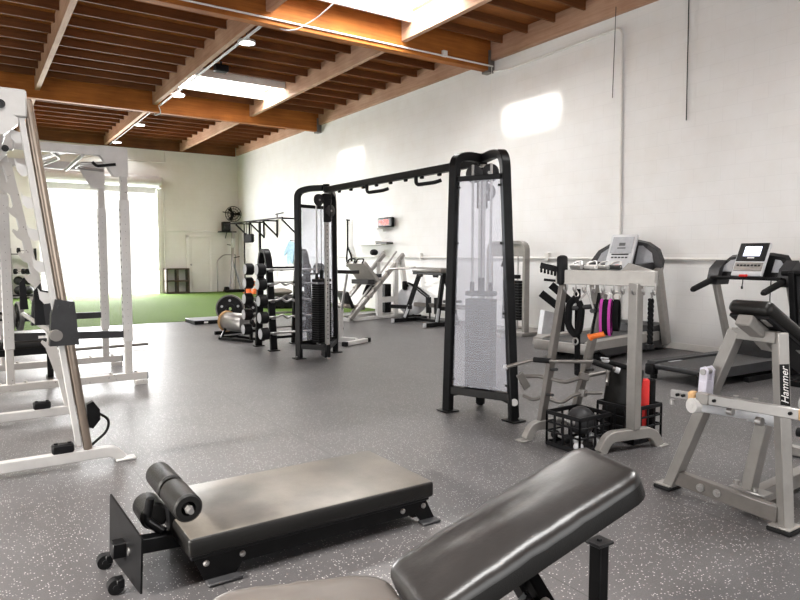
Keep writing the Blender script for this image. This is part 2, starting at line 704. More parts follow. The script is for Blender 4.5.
# roll-up door, inner door, trims
sh = MB()
sh.cyl((DX0 - .1, YB - .22, 4.02), (DX1 + .1, YB - .22, 4.02), .2, n=24)
for k in range(9):
    a = k / 9 * 2 * PI
    sh.bar((DX0 - .1, YB - .22 + .2 * math.cos(a), 4.02 + .2 * math.sin(a)), (DX1 + .1, YB - .22 + .2 * math.cos(a), 4.02 + .2 * math.sin(a)), .012, .012, bev=.003)
sh.box2((DX0 + .02, YB - .03, 3.62), (DX1 - .02, YB - .005, 3.9), bev=.003)
struct('door_1', sh, M['white'])
struct('trim_1', MB().box2((DX0 - .12, YB - .04, .007), (DX0, YB - .001, 3.8)).box2((DX1, YB - .04, .007), (DX1 + .12, YB - .001, 3.8))
       .box2((DX1 + .0, YB - .36, 3.78), (DX1 + .1, YB - .001, 4.25)), M['white_trim'])
d2 = MB().box2((6.82, YB - .035, .01), (7.58, YB - .003, 2.07))
d2.box2((6.90, YB - .045, 1.13), (7.50, YB - .034, 1.98), bev=.004).box2((6.90, YB - .045, .12), (7.50, YB - .034, 1.03), bev=.004)
d2o = struct('door_2', d2, M['block_back'])
h = MB().sphere((6.88, YB - .09, 1.05), .035).cyl((6.88, YB - .04, 1.05), (6.88, YB - .09, 1.05), .012).link('door_handle', M['steel'], d2o)
struct('trim_2', MB().box2((6.72, YB - .05, .007), (6.82, YB - .001, 2.14)).box2((7.58, YB - .05, .007), (7.66, YB - .001, 2.14)).box2((6.72, YB - .05, 2.07), (7.66, YB - .001, 2.16)), M['white_trim'])
struct('trim_conduit_back', MB().tube(fillet([(5.95, YB - .03, .1), (5.95, YB - .03, 2.3), (8.0, YB - .03, 2.3)], .06), .018)
       .tube(fillet([(6.05, YB - .03, 5.15), (6.05, YB - .03, 4.75), (5.9, YB - .03, 4.75), (3, YB - .03, 4.75)], .12), .02)
       .tube([(5.95, YB - .03, 2.3), (5.95, YB - .03, 3.7)], .016), M['white_trim'])
struct('trim_conduit_right', MB().tube(fillet([(XW - .03, 9.75, 5.0), (XW - .03, 9.3, 4.95), (XW - .03, 6.75, 5.0), (XW - .03, 6.68, .1)], .15), .022)
       .tube([(XW - .035, 22.0, 1.36), (XW - .035, 1.0, 1.34)], .02), M['white_trim'])
for y in (15.5, 12.2, 8.25, 6.05, 2.5):
    struct('trim_outlet_box', MB().box((XW - .04, y, 1.37), (.07, .09, .15), bev=.008), M['white_trim'])
# conduits under the purlin and along the girder
struct('trim_conduit_ceiling', MB().tube([(4.13, 10.0, 5.17), (4.13, 17.2, 5.17)], .014).tube([(4.17, 10.0, 5.175), (4.17, 17.2, 5.175)], .01)
       .tube(fillet([(4.13, 17.2, 5.17), (4.2, 17.25, 5.0), (4.1, 17.5, 4.98), (4.13, 17.7, 5.17), (4.13, 24.0, 5.17)], .08), .013)
       .tube(fillet([(4.15, 10.0, 5.17), (4.3, 9.85, 4.99), (4.5, 9.75, 5.0), (4.75, 9.5, 5.17), (4.2, 2.6, 5.17)], .1), .010), M['lgrey'])
struct('trim_conduit_girder', MB().tube([(-3, 9.76, 5.1), (8.7, 9.76, 5.1)], .016).box((7.5, 9.755, 5.14), (.1, .06, .11)), M['white_trim'])
struct('trim_hanging_cable', MB().tube([(8.72, 5.62, 5.3), (8.72, 5.6, 3.35)], .008), M['charcoal'])
struct('trim_hanging_wire', MB().tube([(8.62, 6.80, 5.3), (8.62, 6.83, 3.9)], .006), M['charcoal'])
struct('trim_hanging_wire', MB().tube([(8.58, 9.66, 5.05), (8.58, 9.66, 4.25)], .005), M['white_trim'])
struct('trim_girder_hanger', MB().box2((8.6, 9.76, 4.98), (8.745, 9.98, 5.4), bev=.004).box2((8.6, 17.27, 4.98), (8.745, 17.48, 5.4), bev=.004), M['pewter'])

# ================================================================== CEILING LAMPS
for i, (x, y, lab) in enumerate([(4.27, 11.35, 'round white LED ceiling light nearest the camera, under the wooden purlin by the front girder'),
                                 (4.27, 15.95, 'round white LED ceiling light beside the far end of the white skylight well'),
                                 (4.27, 20.1, 'round white LED ceiling light just beyond the second girder'),
                                 (4.27, 23.6, 'round white LED ceiling light closest to the back wall')]):
    t = thing('ceiling_light', lab, 'ceiling light', (x, y, 5.2), group='round LED ceiling lights')
    P(t, 'housing', MB().lathe((x, y, 5.28), (0, 0, -1), [(0, 0), (.05, .0), (.07, .03), (.16, .06), (.16, .10), (.14, .10)], 24), M['white'])
    P(t, 'lens', MB().lathe((x, y, 5.185), (0, 0, -1), [(0, .015), (.08, .012), (.14, 0)], 24), M['led'])
    P(t, 'stem', MB().cyl((x, y, 5.28), (x, y, 5.455), .012, n=8), M['charcoal'])
    d = bpy.data.lights.new('ceiling_light_lamp', 'SPOT')
    d.energy = 60
    d.spot_size = R(150)
    d.shadow_soft_size = .14
    o = bpy.data.objects.new('ceiling_light_lamp', d)
    COL.objects.link(o)
    o.parent = t
    o.location = (0, 0, -.06)
t = thing('ceiling_speaker', 'small dark speaker hung under the ceiling joists near the second light', 'speaker', (4.55, 13.6, 5.3))
P(t, 'cabinet', MB().box((4.55, 13.6, 5.31), (.28, .2, .14), bev=.02), M['blackm'])
P(t, 'bracket', MB().box((4.55, 13.6, 5.41), (.04, .04, .1)), M['charcoal'])

# ================================================================== SMITH MACHINE (left foreground)
YS = (4.67, 6.13)
t = thing('smith_machine', 'tall white Smith machine with slanted guide rods at the left edge', 'weight machine', (0, 5.4, 0))


def smx(z, x0=.61, x1=.33):
    return x0 + (x1 - x0) * (z - .1) / 2.3


for y in YS:
    sgn = 1 if y < 5 else -1
    b = MB()
    b.rect_sweep(fillet([(-.95, y, .075), (.60, y, .075), (.76, y, .075), (.82, y, .012)], .12), .06, .07, (0, 1, 0))
    b.box((.84, y, .008), (.13, .09, .014))
    P(t, 'base_tube', b, M['white'])
    P(t, 'bumper_block', MB().box((.46, y, .14), (.13, .07, .06), bev=.01).cyl((.42, y, .17), (.42, y, .178), .012).cyl((.5, y, .17), (.5, y, .178), .012), M['blackm'])
    P(t, 'guide_rod', MB().cyl((smx(.1) + (.09 if y > 5 else 0), y, .11), (smx(2.36) + (.09 if y > 5 else 0), y, 2.36), .028, n=20), M['rod'])
    up = MB() if y > 5 else None
    # notched upright plate behind the rod
    dx = .0
    pr = []

    def fpx(z):
        return .66 - .19 * (z - .09)

    if y > 5:
        for k in range(8):
            z = .62 + k * .185
            x = fpx(z) - .045
            pr += [(x - .012, z), (x - .045, z + .05), (x - .034, z + .07), (x - .006, z + .05), (x + .012, z + .085), (x - .004, z + .15)]
        ol = [(fpx(.35) - .03, y - .004, .35)] + [(p[0], y - .004, p[1]) for p in pr] + [(fpx(2.15) - .03, y - .004, 2.15), (fpx(2.15) + .04, y - .004, 2.15), (fpx(.35) + .03, y - .004, .35)]
        up.prism(ol, (0, .008, 0))
        up.cyl((fpx(1.75), y - .02, 1.75), (fpx(1.75), y + .01, 1.75), .022, n=12)
        P(t, 'notched_plate', up, M['white_worn'])
        P(t, 'upright', MB().bar((fpx(.1), y + .03, .1), (fpx(2.3), y + .03, 2.3), .05, .05), M['white'])
    else:
        fr = MB()
        fr.bar((smx(.14) - .05, y, .14), (smx(2.34) - .05, y, 2.34), .045, .035)
        for k in range(6):
            z = 1.12 + k * .2
            fr.prism([(smx(z) - .06, y - .004, z + .035), (smx(z) - .12, y - .004, z + .05), (smx(z) - .135, y - .004, z + .075), (smx(z) - .125, y - .004, z - .0), (smx(z) - .10, y - .004, z - .03), (smx(z) - .055, y - .004, z - .025)], (0, .008, 0))
        P(t, 'upright', fr, M['white'])
    tb = MB()
    tb.box((.07, y, 2.33), (.52, .075, .17), bev=.01)
    tb.prism([(-.1, y - sgn * .042, 2.27), (.22, y - sgn * .042, 2.27), (.28, y - sgn * .042, 2.24), (.28, y - sgn * .042, 2.20), (.2, y - sgn * .042, 2.13), (-.1, y - sgn * .042, 2.13)], (0, sgn * .084, 0))
    P(t, 'pulley_housing', tb, M['white'])
    P(t, 'pulley_bolt', MB().lathe((.19 if y < 5 else .27, y - .047, 2.31 if y < 5 else 2.25), (0, -1, 0), [(.026, 0), (.026, .012), (.016, .012), (.016, .004), (0, .004)], 20), M['charcoal'])
    c = MB()
    zc = .97
    c.prism([(smx(zc) - .10, y - .05, zc - .15), (smx(zc) + .07, y - .05, zc - .15), (smx(zc) + .05, y - .05, zc + .13), (smx(zc) - .06, y - .05, zc + .15), (smx(zc) - .085, y - .05, zc + .05)], (0, .1, 0))
    for dx2, dz in ((-.06, -.11), (.04, -.11), (-.04, .1), (.03, .1)):
        c.cyl((smx(zc) + dx2, y - .056, zc + dz), (smx(zc) + dx2, y - .05, zc + dz), .012)
    P(t, 'carriage', c, M['charcoal'])
    ck = MB().prism([(smx(zc) - .17, y + .055, zc - .02), (smx(zc) - .11, y + .055, zc - .02), (smx(zc) - .13, y + .055, zc + .25), (smx(zc) - .17, y + .055, zc + .2)], (0, .03, 0))
    P(t, 'lock_hook', ck, M['blackm'])
P(t, 'barbell', MB().cyl((.43, YS[0] - .13, .90), (.355, YS[1] + .1, .91), .016, n=16).cyl((.43, YS[0] - .13, .90), (.427, YS[0] - .02, .90), .026), M['steel'], 'bright steel bar')
P(t, 'bar_end', MB().cyl((.432, YS[0] - .17, .90), (.43, YS[0] - .13, .90), .036), M['pewter'])
P(t, 'rear_frame', MB().bar((-.9, YS[0], .11), (-.75, YS[0], 2.3), .06, .06).bar((-.9, YS[1], .11), (-.75, YS[1], 2.3), .06, .06).bar((-.75, YS[0], 2.3), (-.75, YS[1], 2.3), .06, .06)
  .bar((-.75, YS[0], 2.33), (-.2, YS[0], 2.33), .06, .06).bar((-.75, YS[1], 2.33), (-.2, YS[1], 2.33), .06, .06), M['white'])
P(t, 'top_crossbar', MB().bar((.22, YS[0] + .05, 2.28), (.22, YS[1] - .05, 2.28), .05, .07), M['white'])
lt = MB().prism([(.615, 4.70, .25), (.65, 4.70, .235), (.695, 4.70, .29), (.695, 4.70, .36), (.655, 4.70, .42), (.615, 4.70, .40)], (0, .05, 0))
lt.tube(fillet([(.69, 4.72, .33), (.755, 4.72, .28), (.74, 4.72, .20), (.64, 4.72, .12)], .05), .009)
P(t, 'latch_handle', lt, M['black'])

# ================================================================== POWER RACK
ya, yb = 7.33, 8.72
t = thing('power_rack', 'white steel power rack with perforated posts behind the slanted machine', 'power rack', (.8, 8.0, 0))
for y in (ya, yb):
    b = MB().bar((-.15, y, .10), (1.56, y, .10), .075, .075, ext=0)
    b.box((1.5, y, .03), (.13, .09, .05))
    for x in (.2, .42, 1.2, 1.45):
        b.cyl((x, y, .135), (x, y, .155), .014)
    P(t, 'base_rail', b, M['white_worn'])
    P(t, 'rail_cap', MB().box((1.565, y, .10), (.02, .08, .08), bev=.006), M['grey'])
    for x in (.29, 1.38):
        p = MB().box2((x - .035, y - .035, .13), (x + .035, y + .035, 2.45), bev=.005)
        P(t, 'post', p, M['white_worn'])
        s = MB().box2((x - .045, y - .045, .48), (x + .045, y + .045, 1.98), bev=.005)
        P(t, 'sleeve', s, M['white'])
        hs = MB()
        for k in range(18):
            z = .6 + k * .075
            hs.cyl((x - .0465, y - .012, z), (x - .040, y - .012, z), .015, n=8)
            hs.cyl((x, y - .0465, z * 1.0), (x, y - .044, z), .003, n=6)
        P(t, 'pin_hole', hs, M['black'])
    P(t, 'gusset', MB().prism([(1.42, y - .05, 2.52), (1.15, y - .05, 2.52), (1.15, y - .05, 2.44), (1.28, y - .05, 2.22), (1.42, y - .05, 2.22)], (0, .008, 0))
      .prism([(1.42, y + .042, 2.52), (1.15, y + .042, 2.52), (1.15, y + .042, 2.44), (1.28, y + .042, 2.22), (1.42, y + .042, 2.22)], (0, .008, 0)), M['white'])
    P(t, 'top_beam', MB().bar((-.2, y, 2.47), (1.40, y, 2.47), .07, .09), M['white'])
    P(t, 'safety_bar', MB().bar((.30, y - .0, .60 if y < 8 else .66), (1.34, y - .0, .56 if y < 8 else .66), .05, .075), M['charcoal'], 'dark safety bar')
P(t, 'bar_marking', MB().box((.62, ya - .027, .585), (.16, .002, .026), bev=0), M['logo'])
pu = MB().tube([(1.0, ya, 2.42), (1.0, yb, 2.42)], .018)
pu.tube(fillet([(1.28, ya + .05, 2.36), (1.0, ya + .2, 2.36), (1.0, ya + .6, 2.36), (1.3, ya + .7, 2.36)], .1), .017)
pu.tube(fillet([(.7, ya, 2.44), (.85, ya + .5, 2.44), (.7, yb, 2.44)], .15), .017)
P(t, 'pull_up_bar', pu, M['steel'])
P(t, 'grip', MB().tube(fillet([(1.30, ya - .06, 2.34), (1.12, ya - .04, 2.31), (1.08, ya - .05, 2.35)], .06), .015), M['rubber'])
P(t, 'brace', MB().bar((.85, ya + .1, 2.46), (.62, yb - .2, 2.46), .06, .03).bar((.0, ya, 2.46), (.0, yb, 2.46), .06, .06), M['white'])

# things in and behind the rack
t = thing('flat_bench', 'low black flat bench inside the white power rack', 'bench', (.35, 8.05, 0))
P(t, 'pad', MB().box((.38, 8.05, .44), (.9, .3, .09), bev=.03, seg=3), M['vinyl'])
P(t, 'frame', MB().bar((-.05, 8.05, .35), (.75, 8.05, .35), .06, .07).bar((.7, 8.05, .32), (.7, 8.05, .04), .06, .06).bar((0, 8.05, .32), (0, 8.05, .04), .06, .06)
  .bar((.7, 7.85, .03), (.7, 8.25, .03), .06, .055).bar((0, 7.85, .03), (0, 8.25, .03), .06, .055), M['black'])


def plate_mesh(c, ax, r, w, mesh=None, hub=.03):
    b = mesh or MB()
    c, ax = V(c), V(ax).normalized()
    b.lathe(c - ax * w / 2, ax, [(hub, 0), (hub + .02, 0), (r * .35, 0), (r * .4, w * .25), (r * .82, w * .25), (r * .86, 0), (r, .004), (r, w - .004), (r * .86, w), (r * .82, w * .75), (r * .4, w * .75), (r * .35, w), (hub, w), (hub, 0)], 32)
    return b


for i, (x, lab) in enumerate([(.36, 'grey iron weight plate on the left of the pair hung inside the white rack'), (.45, 'grey iron weight plate on the right of the pair hung inside the white rack')]):
    tag(plate_mesh((x, 8.79 - .2, .70), (1, .15, 0), .17, .05).link('weight_plate', M['plate_grey'], None, 38, (x, 8.59, .7)), lab, 'weight plate', 'plates hung in the white rack')
t = thing('plate_peg', 'short steel peg carrying two plates at the white rack', 'peg', (.4, 8.6, .7))
P(t, 'shaft', MB().cyl((.25, 8.575, .70), (.55, 8.62, .70), .024), M['steel'])
P(t, 'bracket', MB().box((.28, 8.64, .70), (.06, .08, .1)), M['black'])
tag(MB().cyl((.9, 10.2, .05), (2.22, 10.27, .05), .022).cyl((.2, 10.165, .05), (.9, 10.2, .05), .014).link('floor_bar', M['pewter'], None, 38, (1.3, 10.2, 0)), 'long dark steel bar lying on the floor behind the white power rack', 'bar')

# dumbbell shelf beside the roll-up door
t = thing('storage_rack', 'dark storage shelf with dumbbells against the back wall left of the roll-up door', 'storage rack', (1.35, 24.1, 0))
fr = MB()
for x in (1.08, 1.78):
    for y in (23.85, 24.3):
        fr.bar((x, y, .006), (x, y, 1.62), .05, .05)
P(t, 'frame', fr, M['blackm'])
for z in (.12, .78, 1.45):
    P(t, 'shelf', MB().box2((1.08, 23.84, z - .03), (1.78, 24.32, z)), M['white'] if z < 1 and z > .5 else M['blackm'])
k = 0
for (x, z, side, row) in [(1.28, .12, 'left', 'lower row'), (1.56, .12, 'right', 'lower row'), (1.28, .43, 'left', 'upper row'), (1.56, .43, 'right', 'upper row')]:
    tag(MB().sphere((x, 24.05, z + .15), .14).link('medicine_ball', M['charcoal'], None, 60, (x, 24.05, z)), 'dark medicine ball at %s of the %s on the low shelf by the door' % (side, row), 'medicine ball', 'medicine balls on the low shelf')


def dumbbell(c, d, r, L, lab, grp):
    c, d = V(c), V(d).normalized()
    t = thing('dumbbell', lab, 'dumbbell', tuple(c), group=grp)
    P(t, 'handle', MB().cyl(c - d * L / 2, c + d * L / 2, .016, n=10), M['steel'])
    for s in (-1, 1):
        P(t, 'head', MB().lathe(c + d * s * (L / 2 - .01), d * s, [(0, 0), (r * .9, 0), (r, .015), (r, .075), (r * .85, .09), (0, .09)], 14), M['rubber'])
    return t


dumbbell((1.32, 24.05, .88), (.8, -.3, .0), .09, .16, 'black dumbbell at left on the middle shelf beside the roll-up door', 'dumbbells on the dark shelf')
dumbbell((1.60, 24.0, .88), (.5, .8, .0), .09, .16, 'black dumbbell at right on the middle shelf beside the roll-up door', 'dumbbells on the dark shelf')
dumbbell((1.44, 24.05, 1.55), (1, .1, 0), .09, .18, 'black dumbbell alone on the top shelf beside the roll-up door', 'dumbbells on the dark shelf')

# ================================================================== BACK WALL THINGS
t = thing('cubby_shelf', 'small dark cubby shelf of four openings on the turf beside the roll-up door', 'shelf', (6.28, 24.2, 0))
c = MB()
for x in (5.9, 6.29, 6.68):
    c.box2((x - .03, 24.0, .006), (x + .03, 24.38, .92))
for z in (.03, .46, .90):
    c.box2((5.87, 24.0, z - .025), (6.71, 24.38, z + .025))
P(t, 'carcass', c, mat('dark_walnut', (.07, .05, .035), .5, var=.3))
P(t, 'back_panel', MB().box2((5.9, 24.36, .03), (6.68, 24.375, .9)), M['white_trim'])
t = thing('wall_fan', 'round black caged fan mounted high in the back right corner', 'fan', (8.5, 24.3, 2.95))
fc = V((8.43, 24.1, 2.96)); fd = V((-.35, -1, -.05)).normalized()
cg = MB()
u = fd.orthogonal().normalized(); w = fd.cross(u)
for rr, off in ((.29, 0), (.29, .1), (.2, .12), (.1, .13)):
    cg.tube([fc + fd * off + (u * math.cos(a) + w * math.sin(a)) * rr for a in [2 * PI * k / 28 for k in range(28)]], .012, 6, closed=True)
for k in range(16):
    a = 2 * PI * k / 16
    e = u * math.cos(a) + w * math.sin(a)
    cg.tube([fc + e * .29, fc + fd * .1 + e * .29, fc + fd * .13 + e * .06], .006, 5)
P(t, 'cage', cg, M['black'])
fb = MB().cyl(fc - fd * .12, fc + fd * .05, .06)
P(t, 'motor', fb, M['black'])
for k in range(3):
    a = 2 * PI * k / 3 + .4
    e = u * math.cos(a) + w * math.sin(a); g = u * -math.sin(a) + w * math.cos(a)
    P(t, 'blade', MB().prism([fc + e * .05 - g * .03, fc + e * .26 - g * .09 + fd * .03, fc + e * .26 + g * .07 - fd * .02, fc + e * .05 + g * .03], fd * .008), M['black'])
P(t, 'wall_arm', MB().bar(fc - fd * .1, (8.5, 24.44, 2.98), .04, .04).bar((8.1, 24.35, 3.05), (8.45, 24.3, 3.0), .03, .03).box((8.5, 24.43, 2.98), (.12, .03, .2)), M['black'])
t = thing('wall_shelf', 'narrow dark shelf on the back wall under the fan', 'shelf', (8.2, 24.3, 2.3))
P(t, 'board', MB().box2((7.92, 24.1, 2.27), (8.55, 24.449, 2.31)), M['blackm'])
P(t, 'bracket', MB().bar((8.2, 24.4, 2.05), (8.2, 24.2, 2.27), .03, .03), M['charcoal'])
t = thing('loudspeaker', 'square black speaker standing on the shelf of the back wall', 'speaker', (8.19, 24.25, 2.31))
P(t, 'cabinet', MB().box((8.19, 24.25, 2.49), (.28, .24, .36), bev=.012), M['blackm'])
P(t, 'cone', MB().lathe((8.19, 24.128, 2.46), (0, -1, 0), [(.11, 0), (.10, .012), (.03, .002), (0, .006)], 20), M['charcoal'])
t = thing('vertical_climber', 'tall silver vertical climber standing in the back right corner', 'climber', (8.3, 23.9, .006))
P(t, 'column', MB().bar((8.22, 23.8, .1), (8.42, 24.15, 2.25), .07, .09).bar((8.25, 23.72, .8), (8.38, 24.0, 1.8), .04, .05), M['steel'])
P(t, 'brace', MB().bar((8.56, 23.7, .06), (8.36, 24.05, 1.2), .05, .05).bar((8.1, 23.75, .06), (8.32, 24.0, 1.0), .05, .05), M['grey'])
P(t, 'console', MB().box((8.37, 24.0, 1.85), (.14, .1, .36), bev=.02), M['white'])
P(t, 'handle', MB().tube(fillet([(8.2, 23.8, 1.78), (8.05, 23.75, 1.8)], .02), .015).tube([(8.42, 24.2, 1.3), (8.62, 24.0, 1.35)], .015), M['black'])
P(t, 'base', MB().box((8.3, 23.8, .06), (.7, .4, .1), bev=.02).box((8.0, 23.75, .12), (.16, .2, .2), bev=.03), M['black'])
tag(MB().tube(fillet([(7.84, 24.3, .006), (7.84, 24.3, 1.2), (8.1, 24.3, 1.42), (8.55, 24.3, 1.42)], .1), .022).tube([(8.55, 24.3, .006), (8.55, 24.3, 1.42)], .022).link('grab_rail', M['steel'], None, 38, (8.2, 24.3, 0)), 'thin bent steel rail standing by the white inner door', 'rail')
for i, (x, y, lab) in enumerate([(8.5, 22.8, 'orange traffic cone leaning nearest the back right corner on the turf'), (8.55, 22.3, 'orange traffic cone with a white band, right of its twin on the turf')]):
    t = thing('traffic_cone', lab, 'cone', (x, y, .006), group='orange cones in the corner')
    P(t, 'cone_body', MB().lathe((x, y, .03), (0, 0, 1), [(.12, 0), (.03, .44), (0, .45)], 18), M['orange'])
    P(t, 'band', MB().lathe((x, y, .2), (0, 0, 1), [(.0875, 0), (.067, .1)], 18), M['white'])
    P(t, 'base', MB().box((x, y, .021), (.32, .32, .03), bev=.01), M['orange'])

# pull-up rig on the right wall
t = thing('pull_up_rig', 'long black wall mounted pull-up bar on triangular brackets above the dumbbell rack', 'pull-up bar', (8.4, 21, 2.5))
XB = 8.05
P(t, 'bar', MB().tube([(XB, 18.6, 2.56), (XB, 24.0, 2.56)], .024), M['black'])
for y in (23.2, 21.8, 20.6, 19.0):
    b = MB().bar((XW - .01, y, 2.56), (XB, y, 2.56), .05, .05).bar((XW - .03, y, 2.05), (XB + .15, y, 2.53), .05, .05).bar((XW - .03, y, 2.0), (XW - .03, y, 2.6), .06, .04)
    P(t, 'bracket', b, M['black'])
P(t, 'end_grip', MB().tube([(XB - .1, 18.3, 2.68), (XB, 19.1, 2.68)], .02).bar((XB, 19, 2.56), (XB, 19, 2.69), .03, .03), M['black'])
for y in (22.6, 21.1):
    P(t, 'post', MB().bar((8.3, y, .006), (8.3, y, 2.55), .07 if y < 22 else .04, .07 if y < 22 else .04), M['black'])
t = thing('hanging_sandbag', 'pair of dark straps with a black bag hanging from the pull-up bar', 'bag', (XB, 21.45, 1.83))
P(t, 'strap', MB().bar((XB, 21.25, 2.54), (XB, 21.2, 2.1), .04, .01).bar((XB, 21.65, 2.54), (XB, 21.7, 2.1), .04, .01), M['fabric'])
P(t, 'bag_body', MB().box((XB, 21.45, 1.98), (.12, .7, .30), bev=.05, seg=3), M['fabric'])
t = thing('hung_shirt', 'pale blue shirt hanging on the right wall beside the pull-up brackets', 'clothing', (8.65, 19.4, 1.6))
sh = [(8.66, 19.55, 1.82), (8.6, 19.3, 1.86), (8.66, 19.1, 1.80), (8.7, 18.7, 1.60), (8.7, 18.75, 1.48), (8.66, 19.1, 1.58), (8.64, 19.2, 1.15), (8.6, 19.5, 1.1), (8.66, 19.75, 1.2), (8.68, 19.65, 1.52), (8.72, 20.05, 1.38), (8.72, 20.1, 1.5)]
P(t, 'cloth', MB().prism(sh, (.025, 0, 0)), M['blue'])
P(t, 'peg', MB().cyl((8.748, 19.3, 1.86), (8.6, 19.3, 1.88), .012, n=8), M['charcoal'])
t = thing('tyre', 'large black tractor tyre lying on the turf behind the barbell rack', 'tyre', (6.95, 16.2, .006))
ty = MB().lathe((7.0, 16.3, .006), (0, 0, 1), [(.34, .06), (.42, .0), (.64, .0), (.70, .06), (.70, .24), (.64, .30), (.42, .30), (.34, .24), (.34, .06)], 48)
P(t, 'carcass', ty, M['rubber'])
ld = MB()
for k in range(40):
    a = 2 * PI * k / 40
    e = V((math.cos(a), math.sin(a), 0)); g = V((-math.sin(a), math.cos(a), 0))
    sl = .03 if k % 2 else -.03
    c0 = V((7.0, 16.3, 0)) + e * .70
    ld.bar(c0 + g * sl + V((0, 0, .03)), c0 - g * sl + V((0, 0, .28)), .045, .035, up=e)
P(t, 'tread', ld, M['rubber'])
t = thing('sandbag', 'round tan sandbag lying on top of the black tyre', 'sandbag', (7.0, 16.3, .31))
P(t, 'body', MB().sphere((7.0, 16.3, .41), .28, squash=(1.1, 1, .36)), M['vinyl_tan'])
t = thing('step_platform', 'low black edged step platform on the floor at the turf edge', 'platform', (4.0, 13.2, 0))
P(t, 'deck', MB().box2((3.72, 13.05, .05), (4.75, 13.72, .085), bev=.008), M['grey'])
P(t, 'edge', MB().box2((3.72, 13.03, .0), (4.75, 13.06, .075), bev=.006).box2((3.72, 13.05, .0), (3.75, 13.72, .075), bev=.006), M['black'])
P(t, 'tape_mark', MB().box((3.95, 13.028, .04), (.08, .004, .035), bev=0).box((4.35, 13.028, .04), (.08, .004, .035), bev=0), M['white_trim'])

# bumper plates, roller drum
for (x, y, r, lab) in [(3.78, 11.05, .245, 'large black spoked weight plate standing upright left of the dumbbell heads'), (4.12, 11.15, .20, 'smaller black weight plate tucked between the large plate and the barbell rack')]:
    t = thing('weight_plate', lab, 'weight plate', (x, y, 0), group='upright plates by the barbell rack')
    zc = .46 if r > .22 else .42
    ax = V((.50, .87, .0)).normalized()
    pl = plate_mesh((x, y, zc), ax, r, .06)
    P(t, 'disc', pl, M['plate'])
    P(t, 'rim', MB().lathe(V((x, y, zc)) - ax * .031, ax, [(r - .02, 0), (r + .004, 0), (r + .004, .062), (r - .02, .062), (r - .02, 0)], 36), M['plate_grey'], 'worn grey rim')
    rm = MB()
    uu = V((-ax.y, ax.x, 0))
    for k in range(5):
        a = 2 * PI * k / 5 + .3
        e = uu * math.cos(a) + V((0, 0, 1)) * math.sin(a)
        rm.cyl(V((x, y, zc)) + e * r * .6 - ax * .028, V((x, y, zc)) + e * r * .6 + ax * .0, .022, n=10)
    P(t, 'boss', rm, M['lgrey'])
t = thing('plate_stand', 'low black peg stand holding two upright weight plates', 'stand', (3.95, 11.1, 0))
P(t, 'frame', MB().bar((3.55, 11.22, .03), (4.4, 11.22, .03), .07, .06).bar((3.75, 11.22, .05), (3.75, 11.22, .44), .05, .05).bar((4.12, 11.3, .05), (4.12, 11.3, .4), .05, .05)
  .cyl((3.68, 10.93, .44), (3.76, 11.22, .44), .024).cyl((4.07, 11.05, .40), (4.13, 11.3, .40), .024), M['black'])
t = thing('roller_drum', 'silver drum roller with a tan end disc on a black cradle beside the barbell rack', 'roller', (3.65, 10.35, 0))
a0, a1 = V((3.58, 10.62, .29)), V((3.78, 9.98, .285))
d = (a1 - a0).normalized()
P(t, 'drum', MB().lathe(a0, d, [(0, 0), (.15, 0), (.155, .01), (.155, .50), (.145, .52), (0, .52)], 32), M['steel'])
P(t, 'end_disc', MB().lathe(a0 - d * .03, d, [(0, 0), (.175, 0), (.18, .006), (.18, .03), (0, .03)], 32), M['wood_tan'], 'tan end disc')
P(t, 'cradle', MB().bar((3.42, 10.55, .02), (3.72, 9.85, .02), .06, .04).bar((3.75, 10.65, .02), (3.95, 9.95, .02), .06, .04).bar((3.44, 10.52, .03), (3.55, 10.5, .28), .04, .04).bar((3.72, 9.9, .03), (3.73, 9.9, .36), .06, .04)
  .bar((3.92, 10.0, .03), (3.73, 9.9, .36), .06, .04).bar((3.42, 10.56, .03), (3.8, 10.62, .03), .05, .04), M['black'])

